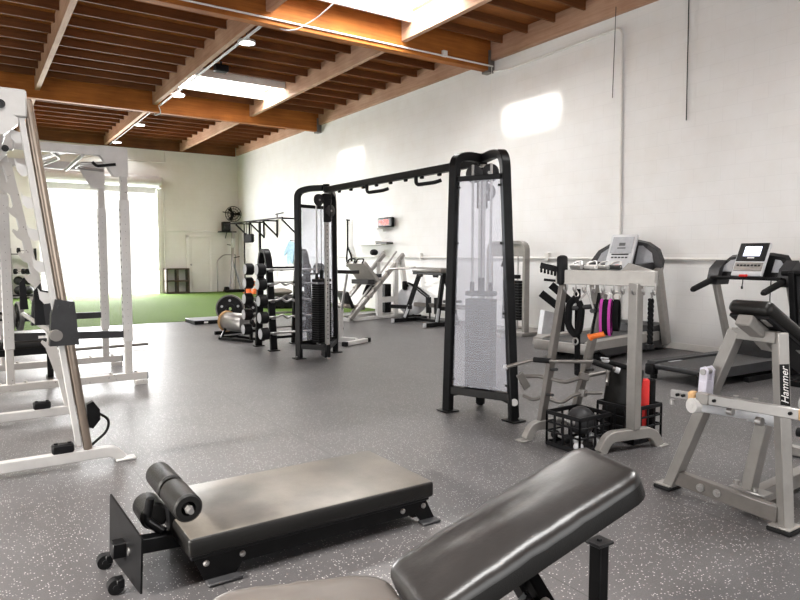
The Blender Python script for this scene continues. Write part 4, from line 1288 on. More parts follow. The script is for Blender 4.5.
def treadmill_two():
    t = thing('treadmill', 'black treadmill with a small lit tablet screen against the right wall', 'treadmill', (6.40, 4.13, 0), R(-3), local=True)
    D = .19
    P(t, 'deck', MB().box2((.05, -.33, D - .07), (1.55, .33, D - .015), bev=.01), M['black'])
    P(t, 'belt', MB().box2((.0, -.26, D - .02), (1.45, .26, D - .004), bev=.006), M['belt'])
    P(t, 'belt_lettering', MB().box((.30, .245, D - .0025), (.22, .035, .002), bev=0), M['lgrey'])
    for s in (-1, 1):
        P(t, 'side_rail', MB().prism([(-.03, s * .325 - .055, D - .09), (1.55, s * .325 - .055, D - .09), (1.55, s * .325 - .055, D + .02), (-.01, s * .325 - .055, D + .012)], (0, .11, 0)), M['charcoal'])
        P(t, 'rear_foot', MB().box((.0, s * .33, D - .08), (.10, .12, .13), bev=.02, seg=2).cyl((.04, s * .33, .05), (.04, s * .33, .0), .04), M['black'])
    P(t, 'roller', MB().cyl((.01, -.28, D - .04), (.01, .28, D - .04), .035), M['charcoal'])
    P(t, 'motor_hood', MB().prism([(1.42, -.40, .06), (1.42, -.40, D), (1.55, -.40, D + .11), (1.85, -.40, D + .14), (1.95, -.40, D + .05), (1.95, -.40, .04)], (0, .80, 0)), M['blackm'])
    P(t, 'base_frame', MB().bar((.7, -.36, .03), (2.0, -.36, .03), .06, .06).bar((.7, .36, .03), (2.0, .36, .03), .06, .06).bar((2.0, -.42, .03), (2.0, .42, .03), .07, .06), M['black'])
    for s in (-1, 1):
        P(t, 'upright', MB().bar((1.72, s * .45, .05), (1.32, s * .45, 1.10), .06, .10, up=(1, 0, .3), bev=.012), M['silver'])
        P(t, 'hand_grip', MB().cyl((.86, s * .43, .99), (1.26, s * .43, 1.11), .035, .04, n=16).lathe((.86, s * .43, .99), (-1, 0, -.3), [(.035, 0), (.025, .03), (0, .035)], 16), M['rubber'])
    P(t, 'side_pod', MB().prism([(1.2, -.50, 1.04), (1.45, -.50, 1.04), (1.52, -.50, 1.22), (1.4, -.50, 1.34), (1.26, -.50, 1.24)], (0, .14, 0))
      .prism([(1.2, .36, 1.04), (1.45, .36, 1.04), (1.52, .36, 1.22), (1.4, .36, 1.34), (1.26, .36, 1.24)], (0, .14, 0)), M['charcoal'])
    ol = [(-.44, 1.14), (-.44, 1.26), (-.34, 1.37), (-.15, 1.40), (.15, 1.40), (.34, 1.37), (.44, 1.26), (.44, 1.14)]
    P(t, 'dashboard', MB().prism([(1.30 + (z - 1.14) * .5, y, z) for y, z in ol], (.07, 0, .03)), M['black'])
    P(t, 'dash_vent', MB().prism([(1.29 + (z - 1.14) * .5, y, z) for y, z in [(-.38, 1.2), (-.37, 1.27), (-.3, 1.34), (-.24, 1.35), (-.24, 1.2)]], (.02, 0, 0)).prism([(1.29 + (z - 1.14) * .5, y, z) for y, z in [(.38, 1.2), (.37, 1.27), (.3, 1.34), (.24, 1.35), (.24, 1.2)]], (.02, 0, 0)), M['grey'])
    P(t, 'heart_rate_bar', MB().bar((1.2, -.44, 1.13), (1.2, .44, 1.13), .05, .04, bev=.015).box((1.3, 0, 1.13), (.2, .8, .03)), M['black'])
    P(t, 'safety_key', MB().box((1.165, .0, 1.16), (.03, .10, .03), bev=.008), M['red'], 'red safety key')
    P(t, 'key_cord', MB().tube([(1.165, 0, 1.14), (1.16, .0, 1.08), (1.165, .01, 1.03)], .006, 6).box((1.165, .01, 1.02), (.02, .02, .035)), M['blackm'])
    rot = Matrix.Rotation(R(26), 3, 'Y')
    o = V((1.32, 0, 1.345))
    cs = P(t, 'console', MB().box(o, (.04, .38, .44), rot, .02, seg=2), M['lgrey'])
    P(cs, 'screen_bezel', MB().box(o + rot @ V((-.022, 0, .09)), (.006, .35, .24), rot, .002), M['black'])
    P(cs, 'lit_screen', MB().box(o + rot @ V((-.027, 0, .10)), (.004, .20, .125), rot, 0), M['lit_screen'], 'glowing pale screen')
    P(cs, 'bezel_lettering', MB().box(o + rot @ V((-.027, 0, .015)), (.003, .085, .014), rot, 0), M['logo'])
    kb = MB().box(o + rot @ V((-.022, 0, -.10)), (.006, .34, .11), rot, .002)
    P(cs, 'key_panel', kb, M['pewter'])
    ks = MB()
    for q in range(7):
        ks.box(o + rot @ V((-.028, -.13 + q * .043, -.085)), (.006, .03, .022), rot, .002)
    P(cs, 'key', ks, M['black'])
    P(t, 'power_cord', MB().tube(fillet([(1.36, -.22, 1.14), (1.38, -.2, .85), (1.45, -.22, .4)], .1), .006, 6), M['black'])
    return t


treadmill_one()
treadmill_two()

# stepper seen between the rack legs
t = thing('step_machine', 'small black and silver stepping machine between the treadmill and the pale stack machine', 'exercise machine', (7.95, 7.35, 0))
P(t, 'base', MB().box((7.95, 7.3, .06), (.55, .42, .11), None, .03, seg=2), M['silver'])
P(t, 'body_shell', MB().prism([(7.72, 7.42, .1), (7.95, 7.36, .1), (7.95, 7.36, .46), (7.78, 7.41, .50)], (.03, .12, .0)), M['lgrey'])
P(t, 'mast', MB().bar((8.05, 7.28, .1), (7.98, 7.2, .98), .06, .06, up=(1, 0, 0)), M['black'])
P(t, 'step_arm', MB().bar((7.80, 7.52, .78), (8.0, 7.25, .52), .05, .12), M['black'])
P(t, 'step_arm', MB().bar((7.86, 7.36, .92), (8.05, 7.12, .66), .05, .12), M['black'])
P(t, 'handlebar', MB().tube(fillet([(7.85, 7.5, 1.0), (7.95, 7.3, .98), (8.02, 7.05, .98), (7.9, 6.98, .98)], .05), .022), M['blackm'])

# machine at the right frame edge
t = thing('handlebar_machine', 'black upright exercise machine with jutting handlebars at the right picture edge', 'exercise machine', (7.9, 3.2, 0))
P(t, 'mast', MB().bar((7.75, 3.40, .05), (7.6, 3.43, 1.22), .10, .12), M['charcoal'])
P(t, 'mast_cover', MB().bar((7.69, 3.49, .05), (7.54, 3.51, 1.22), .06, .10), M['black'])
P(t, 'handle', MB().tube(fillet([(7.55, 3.62, 1.20), (7.5, 3.2, 1.21), (7.5, 2.9, 1.22), (7.3, 2.7, 1.2)], .05), .032).tube(fillet([(7.6, 3.4, 1.26), (7.6, 3.25, 1.36), (7.6, 2.8, 1.36), (7.6, 2.6, 1.26)], .06), .03).tube([(7.65, 3.4, .82), (7.5, 2.6, 1.05)], .03), M['black'])
P(t, 'base', MB().bar((7.3, 3.4, .04), (8.3, 3.4, .04), .1, .08).bar((7.3, 2.7, .03), (7.3, 3.45, .03), .08, .06).bar((8.45, 2.7, .03), (8.45, 3.45, .03), .08, .06), M['black'])
P(t, 'flywheel_cover', MB().lathe((8.1, 2.98, .5), (0, 1, 0), [(0, 0), (.33, 0), (.36, .03), (.36, .15), (.33, .18), (0, .18)], 30), M['charcoal'])

# ================================================================== ATTACHMENT RACK
t = thing('attachment_rack', 'silver steel rack with hooks for cable attachments standing over the black crates', 'rack', (3.9, 3.2, 0))
lb = MB().rect_sweep(fillet([(3.46, 3.46, .01), (3.52, 3.46, .105), (3.66, 3.44, .105), (4.18, 3.36, .105), (4.3, 3.345, .01)], .09), .06, .07, (.15, .99, 0))
lb.box((3.44, 3.465, .006), (.12, .08, .011)).box((4.32, 3.34, .006), (.1, .08, .011))
P(t, 'base_arch', lb, M['silver'])
rb = MB().rect_sweep(fillet([(3.66, 2.935, .01), (3.72, 2.92, .115), (3.94, 2.875, .115), (4.10, 2.84, .115), (4.17, 2.825, .01)], .09), .06, .075, (.23, .97, 0))
rb.box((3.645, 2.94, .006), (.1, .08, .011)).box((4.19, 2.82, .006), (.1, .08, .011))
P(t, 'base_arch', rb, M['silver'])
P(t, 'post', MB().bar((3.94, 2.875, .15), (3.945, 2.885, 1.20), .075, .075, up=(1, 0, 0)), M['silver'])
for a, b in (((3.60, 3.45, .12), (3.78, 3.41, 1.19)), ((3.92, 3.41, .13), (4.15, 3.33, 1.10))):
    P(t, 'ladder_leg', MB().bar(a, b, .045, .06, up=(1, 0, 0)), M['pewter'])
P(t, 'leg_cap', MB().bar((3.765, 3.41, 1.17), (3.76, 3.41, 1.40), .06, .085, up=(1, 0, 0), bev=.025, seg=2), M['blackm'], 'black rubber cap')
bm_ = MB().bar((3.76, 3.46, 1.235), (4.00, 2.76, 1.235), .06, .11)
P(t, 'hook_beam', bm_, M['silver'])
P(t, 'beam_gusset', MB().prism([(3.90, 2.98, 1.29), (3.99, 2.78, 1.29), (3.925, 2.94, 1.345)], (.03, .01, 0)), M['silver'])
beam_d = (V((4.02, 2.70, 0)) - V((3.76, 3.46, 0))).normalized()
for k in range(10):
    c = V((3.76, 3.46, 1.175)) + beam_d * (.09 + k * .072) + V((-.02, -.01, 0))
    P(t, 'hook', MB().tube(fillet([c + V((.0, 0, .03)), c + V((0, 0, -.03)), c + beam_d * .0 + V((-.03, -.015, -.055)), c + V((-.055, -.02, -.03)), c + V((-.055, -.02, -.012))], .03, 4), .007, 8), M['steel'])
cm = MB().bar((3.62, 3.50, 1.325), (3.77, 3.43, 1.285), .012, .045)
cd = (V((3.77, 3.43, 1.285)) - V((3.62, 3.50, 1.325)))
for k in range(6):
    q = V((3.62, 3.50, 1.305)) + cd * (k + .3) / 6
    cm.box(q + V((0, 0, -.015)), (.016, .016, .04), None, .003)
P(t, 'comb_arm', cm, M['blackm'], 'black notched comb arm')
pg = MB()
for z, f in ((.33, .2), (.52, .38)):
    for (a, b) in (((3.60, 3.45, .12), (3.78, 3.41, 1.19)), ((3.92, 3.41, .13), (4.15, 3.33, 1.10))):
        q = L3(a, b, f)
        pg.cyl(q, q + V((-.04, -.11, .02)), .012, n=8)
P(t, 'bar_peg', pg, M['charcoal'])

# bars resting on the pegs
def bar_obj(name, lab, path, r, m, cat='bar', group=None):
    c = path[0]
    t = thing(name, lab, cat, c, group=group)
    P(t, 'shaft', MB().tube(path, r, 12), m)
    return t


t = bar_obj('lat_bar', 'wide bent cable bar with black grips across the upper pegs of the silver rack', fillet([(3.48, 3.72, .52), (3.56, 3.52, .60), (3.60, 3.36, .605), (3.90, 2.98 + .2, .60), (4.0, 3.06, .54)], .05), .014, M['pewter'], group='bars on the rack pegs')
P(t, 'grip', MB().cyl((3.567, 3.50, .603), (3.60, 3.37, .607), .02).cyl((3.88, 3.2, .60), (3.97, 3.09, .555), .022), M['rubber'])
P(t, 'end_cap', MB().cyl((3.475, 3.73, .515), (3.485, 3.71, .525), .02).cyl((3.985, 3.075, .548), (4.005, 3.055, .537), .022), M['lgrey'])
t = bar_obj('row_bar', 'bent steel bar with angled flat ends on the middle pegs of the silver rack', fillet([(3.62, 3.68, .44), (3.64, 3.52, .465), (3.72, 3.32, .44), (3.86, 3.26, .48), (4.06, 3.19, .51)], .03), .016, M['pewter'], group='bars on the rack pegs')
P(t, 'end_plate', MB().bar((3.53, 3.62, .48), (3.60, 3.60, .36), .02, .06).bar((4.06, 3.20, .535), (4.0, 3.16, .42), .02, .07).bar((3.83, 3.29, .49), (3.89, 3.25, .47), .07, .05), M['pewter'])
t = bar_obj('curl_bar', 'chrome wavy curl bar resting on the lowest pegs of the silver rack', fillet([(3.62, 3.66, .285), (3.63, 3.56, .27), (3.65, 3.48, .31), (3.72, 3.36, .27), (3.80, 3.30, .34), (3.86, 3.27, .35), (3.95, 3.16, .36)], .04), .014, M['pewter'], group='bars on the rack pegs')
P(t, 'swivel_ring', MB().tube([V((3.72, 3.36, .235)) + V((math.cos(a) * .02, -math.cos(a) * .01, math.sin(a) * .03)) for a in [2 * PI * k / 12 for k in range(12)]], .006, 6, closed=True).box((3.86, 3.27, .35), (.05, .05, .05)), M['steel'])

# hanging attachments: pixel-independent, hung in a row along the hook beam
def hang(k, dz=-.06):
    return V((3.76, 3.46, 1.175)) + beam_d * (.09 + k * .072) + V((-.05, -.02, dz + .01))


def loop_strap(name, lab, k, w, h, m, trim=None, cat='strap', thick=.05):
    c = hang(k)
    t = thing(name, lab, cat, tuple(c + V((0, 0, -h))))
    n = V((-beam_d.y, beam_d.x, 0))
    pts = []
    for a in [2 * PI * q / 24 for q in range(24)]:
        pts.append(c + beam_d * math.sin(a) * w / 2 + V((0, 0, -h / 2 - math.cos(a + PI) * -h / 2 * 1.0)))
    b = MB()
    b.sweep(pts, [(-thick / 2, -.008), (thick / 2, -.008), (thick / 2, .008), (-thick / 2, .008)], n, closed=True)
    P(t, 'webbing', b, m)
    if trim:
        for s in (-1, 1):
            b2 = MB()
            b2.sweep([p + n * s * thick * .44 for p in pts], [(-thick * .08, -.0105), (thick * .08, -.0105), (thick * .08, .0105), (-thick * .08, .0105)], n, closed=True)
            P(t, 'binding', b2, trim, 'magenta edge binding')
    P(t, 'ring', MB().tube([c + V((0, 0, .012)) + beam_d * math.cos(a) * .025 + V((0, 0, math.sin(a) * .025)) for a in [2 * PI * q / 14 for q in range(14)]], .005, 6, closed=True), M['steel'])
    return t


# black padded ab strap
c = hang(1.2)
t = thing('ab_strap', 'black padded loop strap hanging leftmost on the silver attachment rack', 'strap', tuple(c + V((0, 0, -.30))))
nn = V((-beam_d.y, beam_d.x, 0))
P(t, 'padding', MB().tube(fillet([c + V((0, 0, -.04)), c + beam_d * -.055 + V((0, 0, -.09)), c + beam_d * -.06 + V((0, 0, -.26)), c + V((0, 0, -.33)), c + beam_d * .03 + V((0, 0, -.28)), c + beam_d * .045 + V((0, 0, -.12)), c + V((0, 0, -.04))], .04), .026, 10), M['fabric'])
P(t, 'clip', MB().tube(fillet([c + V((0, 0, .015)), c + beam_d * .02 + V((0, 0, -.015)), c + V((0, 0, -.05)), c - beam_d * .02 + V((0, 0, -.015)), c + V((0, 0, .015))], .01), .006, 6), M['steel'])
P(t, 'tail_ring', MB().tube([c + V((0, 0, -.37)) + beam_d * math.cos(a) * .02 + V((0, 0, math.sin(a) * .025)) for a in [2 * PI * q / 12 for q in range(12)]], .006, 6, closed=True), M['steel'])
# V handle
c = hang(2.4)
t = thing('v_handle', 'chrome V shaped row handle hanging between the black strap and the magenta cuff', 'handle', tuple(c + V((0, 0, -.15))))
vp = MB()
vp.tube([c + V((0, 0, .01)), c + beam_d * .06 + V((-.01, 0, -.13))], .008, 8).tube([c + V((0, 0, .01)), c - beam_d * .09 + V((-.02, 0, -.11))], .008, 8)
P(t, 'frame', vp, M['chrome'])
P(t, 'grip', MB().cyl(c + beam_d * .06 + V((-.06, -.02, -.13)), c + beam_d * .06 + V((.08, .03, -.13)), .016).cyl(c - beam_d * .10 + V((-.02, 0, -.12)), c + beam_d * .05 + V((.03, .0, -.10)), .018), M['charcoal'])
# ankle cuffs
c = hang(4.4)
t = thing('ankle_cuff', 'black ankle cuff edged in bright magenta hanging on the silver rack', 'strap', tuple(c + V((0, 0, -.30))))


def cuff(t, c, w, h, m, trim):
    n = V((-beam_d.y, beam_d.x, 0))
    pts = [c + V((0, 0, -.05)) + n * .0 + V((0, 0, -h / 2)) + V((0, 0, 1)) * math.cos(a) * h / 2 + n * math.sin(a) * .03 for a in [2 * PI * q / 20 for q in range(20)]]
    P(t, 'webbing', MB().sweep(pts, [(-w / 2, -.006), (w / 2, -.006), (w / 2, .006), (-w / 2, .006)], beam_d, closed=True), m)
    if trim:
        for s in (-1, 1):
            P(t, 'binding', MB().sweep([p + beam_d * s * w * .36 for p in pts], [(-w * .12, -.009), (w * .12, -.009), (w * .12, .009), (-w * .12, .009)], beam_d, closed=True), trim, 'magenta edge binding')
    P(t, 'ring', MB().tube([c + V((0, 0, -.025)) + beam_d * math.cos(a) * .03 + V((0, 0, math.sin(a) * .03)) for a in [2 * PI * q / 14 for q in range(14)]], .006, 6, closed=True), M['steel'])


cuff(t, c, .085, .25, M['fabric'], M['purple'])
c = hang(5.4)
t = thing('stirrup_strap', 'narrow black strap hanging right behind the magenta edged cuff', 'strap', tuple(c + V((0, 0, -.25))))
cuff(t, c + V((.03, .02, 0)), .04, .22, M['fabric'], None)
c = hang(3.6)
t = thing('cable_stirrup', 'bright orange stirrup handle hanging below left of the magenta cuff', 'handle', tuple(c + V((0, 0, -.35))))
P(t, 'grip', MB().cyl(c + beam_d * -.04 + V((-.02, 0, -.325)), c + beam_d * .06 + V((-.02, 0, -.295)), .020).cyl(c + beam_d * -.05 + V((-.02, 0, -.332)), c + beam_d * -.04 + V((-.02, 0, -.325)), .028), M['orange'])
P(t, 'strap', MB().bar(c + V((0, 0, 0)), c + beam_d * -.035 + V((-.02, 0, -.32)), .004, .02, up=beam_d).bar(c, c + beam_d * .055 + V((-.02, 0, -.295)), .004, .02, up=beam_d), M['fabric'])
# rope at the right end
c = hang(8.75)
t = thing('triceps_rope', 'black braided rope hanging at the right end of the silver attachment rack', 'rope', tuple(c + V((0, 0, -.42))))
rp = MB()
for ph in (0, 2.1, 4.2):
    rp.tube([c + V((math.cos(q * .8 + ph) * .011, math.sin(q * .8 + ph) * .011, -.03 - q * .0125)) for q in range(26)], .011, 8)
P(t, 'braid', rp, M['fabric'])
P(t, 'end_stop', MB().cyl(c + V((0, 0, -.38)), c + V((0, 0, -.35)), .03), M['blackm'])
P(t, 'clip', MB().tube([c + V((0, 0, .015)), c + V((.01, 0, -.01)), c + V((0, 0, -.04))], .008, 6), M['steel'])
# long black strap from the left hook
c = hang(0.9)
t = thing('pull_down_strap', 'long thin black strap hanging low beneath the padded loop strap', 'strap', tuple(c + V((.07, .0, -.68))))
P(t, 'webbing', MB().bar(c + V((.07, .02, .02)), c + V((.08, .02, -.64)), .012, .045, up=beam_d), M['fabric'])
P(t, 'tail', MB().box(c + V((.08, .02, -.62)), (.03, .05, .05), None, .01), M['blackm'])
# handles lying on top of the beam
for k, (s, lab, m) in enumerate([(.16, 'chrome double handle lying on top of the rack beam at left', 'chrome'), (.27, 'small white stirrup handle lying on top of the rack beam', 'white'), (.36, 'chrome short bar handle lying on the rack beam near the gusset', 'chrome'), (.45, 'dark rubber grip handle lying on the rack beam beside the gusset', 'charcoal')]):
    c = V((3.76, 3.46, 1.307)) + beam_d * s
    t = thing('cable_attachment', lab, 'handle', tuple(c), group='handles on top of the rack beam')
    P(t, 'grip', MB().cyl(c + beam_d * -.05 + V((.03, .02, .006)), c + beam_d * .05 + V((-.02, 0, .006)), .017), M[m])
    P(t, 'bail', MB().tube(fillet([c + beam_d * -.05 + V((.03, .02, .006)), c + beam_d * -.03 + V((.06, .03, .04)), c + beam_d * .04 + V((.04, .03, .05)), c + beam_d * .05 + V((-.02, 0, .006))], .02), .006, 6), M['chrome'])


# ================================================================== CRATES AND THEIR CONTENTS
def crate(x0, y0, w, d, h, lab):
    t = thing('milk_crate', lab, 'crate', (x0, y0, 0), group='black crates under the silver rack')
    x1, y1 = x0 + w, y0 + d
    for (a, b) in (((x0, y0), (x1, y0)), ((x1, y0), (x1, y1)), ((x1, y1), (x0, y1)), ((x0, y1), (x0, y0))):
        g = MB()
        a, b = V((*a, 0)), V((*b, 0))
        Zv = V((0, 0, 1))
        for z, hh in ((.02, .035), (h - .015, .03), (h * .42, .014), (h * .68, .014)):
            g.bar(a + Zv * z, b + Zv * z, .014, hh, bev=.003, ext=.005)
        for q in range(5):
            c = a + (b - a) * q / 4
            g.bar(c + Zv * .01, c + Zv * (h - .01), .014, .016, bev=.003)
        P(t, 'lattice_side', g, M['blackm'])
    P(t, 'bottom', MB().box2((x0, y0, .004), (x1, y1, .014), bev=.002), M['blackm'])
    return t


crate(3.50, 2.985, .325, .31, .265, 'black lattice milk crate nearest the camera holding ankle weights and handles')
crate(4.02, 2.93, .33, .33, .28, 'black lattice milk crate farther right holding rolled mats and a bag')
rng = random.Random(3)
t = thing('medicine_ball', 'dark round ball sitting in the nearer black crate', 'ball', (3.69, 3.15, .02))
P(t, 'shell', MB().sphere((3.69, 3.14, .19), .105), M['charcoal'])
for i, (x, y, z, m, lab) in enumerate([(3.56, 3.05, .06, 'lgrey', 'light grey wrapped weight low in the front corner of the near crate'), (3.57, 3.22, .07, 'plate', 'dark iron handle weight at the far left of the near crate'), (3.73, 3.05, .06, 'lgrey', 'grey wrapped weight at the right of the near crate'), (3.58, 3.19, .2, 'steel', 'small steel clip weight on top in the near crate')]):
    t = thing('hand_weight', lab, 'weight', (x, y, z), group='small weights in the near crate')
    a = rng.random() * PI
    dv = V((math.cos(a), math.sin(a), .15)) * .05
    P(t, 'grip', MB().cyl(V((x, y, z)) - dv, V((x, y, z)) + dv, .014), M['steel'])
    P(t, 'head', MB().sphere(V((x, y, z)) - dv, .035, 12).sphere(V((x, y, z)) + dv, .035, 12), M[m])
t = thing('gym_bag', 'tall flat black padded bag standing in the farther crate left of the silver post', 'bag', (4.10, 3.2, .02))
P(t, 'body', MB().box((4.12, 3.12, .29), (.07, .29, .54), Matrix.Rotation(R(4), 3, 'X') @ Matrix.Rotation(R(6), 3, 'Y'), .02, seg=2), M['vinyl'])
P(t, 'top_hem', MB().box((4.12, 3.12, .555), (.05, .285, .03), Matrix.Rotation(R(4), 3, 'X'), .01), M['fabric'])
P(t, 'buckle', MB().box((4.10, 3.25, .575), (.03, .05, .02)).tube(fillet([(4.1, 3.27, .56), (4.08, 3.29, .60), (4.1, 3.23, .60)], .01), .006, 6), M['lgrey'])
tag(MB().lathe((4.205, 2.99, .016), (.0, -.0, 1), [(0, 0), (.042, 0), (.046, .008), (.046, .44), (.042, .448), (.018, .448), (.018, .42), (0, .42)], 24).link('foam_roller', M['red'], None, 38, (4.205, 2.99, .016)), 'bright red foam roll standing upright in the farther crate', 'foam roller')
tag(MB().lathe((4.295, 2.995, .016), (.0, -.0, 1), [(0, 0), (.038, 0), (.042, .008), (.042, .43), (.038, .438), (.018, .438), (.018, .42), (0, .42)], 24).link('foam_roller', M['fabric'], None, 38, (4.295, 2.995, .016)), 'black foam roll standing right of the red one in the farther crate', 'foam roller')

# ================================================================== CHEST SUPPORTED ROW MACHINE (right foreground)
t = thing('row_machine', 'silver plate loaded row machine with a slanted black chest pad at the right edge', 'weight machine', (3.6, 1.8, 0))
P(t, 'slanted_leg', MB().bar((3.455, 2.25, .02), (3.42, 1.86, 1.0), .06, .085, up=(1, 0, 0)), M['silver'])
P(t, 'post', MB().bar((3.40, 1.565, .02), (3.395, 1.63, 1.01), .065, .055, up=(-.83, .56, 0)), M['silver'])
P(t, 'top_bar', MB().bar((3.42, 1.87, .985), (3.395, 1.63, .985), .075, .06), M['silver'])
P(t, 'base_bar', MB().bar((3.455, 2.25, .085), (3.40, 1.60, .075), .05, .085), M['pewter'])
P(t, 'rubber_foot', MB().box((3.455, 2.27, .012), (.13, .11, .024), bev=.006).box((3.40, 1.57, .012), (.14, .12, .024), bev=.006), M['rubber'])
P(t, 'foot_plate', MB().box((3.455, 2.27, .029), (.12, .1, .01)).box((3.40, 1.57, .029), (.13, .11, .01)), M['silver'])
for y in (2.03, 1.93):
    P(t, 'bolt', MB().cyl((3.445 + .0, y, .083), (3.395, y, .083), .022, n=16).cyl((3.395, y, .083), (3.385, y, .083), .012, n=6), M['steel'])
P(t, 'rear_rail', MB().bar((3.50, 1.80, .07), (4.75, 1.86, .07), .07, .085).bar((3.44, 1.84, .07), (3.52, 1.80, .07), .07, .085).bar((4.75, 1.5, .04), (4.75, 2.2, .04), .07, .06), M['silver'])
P(t, 'centre_strut', MB().bar((3.52, 1.82, .10), (3.52, 1.745, .54), .06, .08, up=(1, 0, 0)), M['silver'])
P(t, 'strut_bolt', MB().cyl((3.47, 1.86, .14), (3.47, 1.86, .165), .014).cyl((3.47, 1.76, .12), (3.47, 1.76, .15), .014).box((3.5, 1.8, .12), (.1, .2, .015)), M['steel'])
P(t, 'pivot_sleeve', MB().lathe((3.50, 1.735, .515), (0, .12, 1), [(.035, 0), (.062, 0), (.066, .01), (.066, .05), (.055, .06), (.035, .06), (.035, 0)], 24), M['blackm'])
X0 = 3.25
A0, A1 = V((X0, 2.13, .628)), V((X0 + .03, 1.30, .645))
P(t, 'cross_arm', MB().bar(L3(A0, A1, .26), A1, .03, .055), M['steel'])
P(t, 'arm_tip', MB().bar(A0, L3(A0, A1, .26), .014, .045).cyl(A0 + V((-.01, -.015, -.03)), A0 + V((-.01, -.015, -.06)), .012), M['steel'])
P(t, 'wood_block', MB().bar(L3(A0, A1, .13), L3(A0, A1, .18), .05, .06, bev=.01).bar(L3(A0, A1, .80), L3(A0, A1, .9), .05, .065, bev=.01), M['wood_tan'], 'tan worn collar block')
P(t, 'arm_collar', MB().bar(L3(A0, A1, .19), L3(A0, A1, .27), .05, .06), M['silver'])
hl = MB()
for f in (.06, .10, .31, .76):
    q = L3(A0, A1, f)
    hl.cyl(q - V((.026, 0, 0)), q - V((.012, 0, 0)), .009, n=8)
P(t, 'arm_hole', hl, M['black'])
P(t, 'clevis', MB().prism([(X0 + .03, 1.99, .64), (X0 + .03, 1.945, .64), (X0 + .03, 1.94, .73), (X0 + .03, 1.935, .78), (X0 + .03, 1.955, .80), (X0 + .03, 1.98, .79), (X0 + .03, 1.985, .73)], (.012, 0, 0))
  .prism([(X0 + .09, 1.99, .64), (X0 + .09, 1.945, .64), (X0 + .09, 1.94, .73), (X0 + .09, 1.935, .78), (X0 + .09, 1.955, .80), (X0 + .09, 1.98, .79), (X0 + .09, 1.985, .73)], (.012, 0, 0)).box((X0 + .06, 1.965, .68), (.07, .04, .08)), M['lilac'])
P(t, 'clevis_pin', MB().cyl((X0 + .02, 1.96, .77), (X0 + .115, 1.96, .77), .016), M['steel'])
P(t, 'lever', MB().bar((X0 - .0, 1.96, .585), (3.45, 1.74, .55), .05, .055, bev=.02, seg=2).cyl((3.45, 1.80, .555), (3.5, 1.66, .54), .045), M['lgrey'])
P(t, 'lever_roller', MB().cyl((X0 - .035, 1.985, .59), (X0 + .04, 1.965, .585), .04, n=24).cyl((X0 - .04, 1.986, .59), (X0 - .03, 1.984, .59), .015), M['white'])
P(t, 'stop_bolt', MB().cyl((3.3, 1.79, .60), (3.3, 1.79, .67), .014).cyl((3.32, 1.70, .60), (3.32, 1.70, .67), .014).cyl((3.28, 1.82, .585), (3.28, 1.79, .585), .02).cyl((3.3, 1.68, .56), (3.3, 1.65, .56), .022), M['steel'])
# chest pad sloping down and away to the right
pd0, pd1 = V((3.27, 1.745, 1.105)), V((4.05, 1.64, .64))
pdd = (pd1 - pd0).normalized()
ps = V((.12, .99, 0)).normalized()
pu_ = ps.cross(pdd).normalized()
if pu_.z < 0:
    pu_ = -pu_
rotp = Matrix((pdd, ps, pdd.cross(ps))).transposed()
P(t, 'chest_pad', MB().box((pd0 + pd1) / 2 + pu_ * .05, ((pd1 - pd0).length, .235, .075), rotp, .03, seg=3), M['vinyl'])
P(t, 'pad_board', MB().box((pd0 + pd1) / 2 + pu_ * .006 + pdd * .01, ((pd1 - pd0).length - .05, .22, .02), rotp, .004), M['blackm'])
P(t, 'pad_bracket', MB().box(pd0 + pdd * .16 - pu_ * .03, (.30, .085, .06), rotp, .006).bar(pd0 + pdd * .28 - pu_ * .05, (3.41, 1.74, .99), .08, .06), M['silver'])
P(t, 'pad_vent', MB().box(pd0 + pdd * .08 - pu_ * .006 - ps * .075, (.07, .03, .006), rotp, .003).box(pd0 + pdd * .42 - pu_ * .006 - ps * .075, (.07, .03, .006), rotp, .003), M['steel'])
P(t, 'pad_post', MB().bar((4.0, 1.66, .08), (3.98, 1.655, .66), .06, .06, up=(1, 0, 0)), M['charcoal'])
P(t, 'seat_pad', MB().box((4.45, 1.6, .48), (.4, .32, .08), None, .03, seg=3), M['vinyl'])
P(t, 'seat_post', MB().bar((4.45, 1.75, .08), (4.45, 1.62, .45), .07, .07, up=(1, 0, 0)), M['silver'])
P(t, 'foot_rest', MB().cyl((4.45, 2.0, .25), (4.45, 1.4, .25), .03).bar((4.45, 1.83, .1), (4.45, 1.83, .25), .05, .05), M['rubber'])
P(t, 'side_handle', MB().tube(fillet([(3.46, 1.50, .55), (3.40, 1.52, .66), (3.41, 1.50, .74), (3.45, 1.38, .745), (3.45, 1.25, .74)], .02), .014).cyl((3.41, 1.52, .735), (3.42, 1.48, .74), .024), M['white'])
# name strip on the post
sg = P(t, 'name_strip', MB().bar((3.397 - .018, 1.608 - .026, .64), (3.396 - .018, 1.622 - .026, .855), .048, .006, up=(-.56, -.83, 0), bev=0), M['black'], 'black strip with white script lettering')

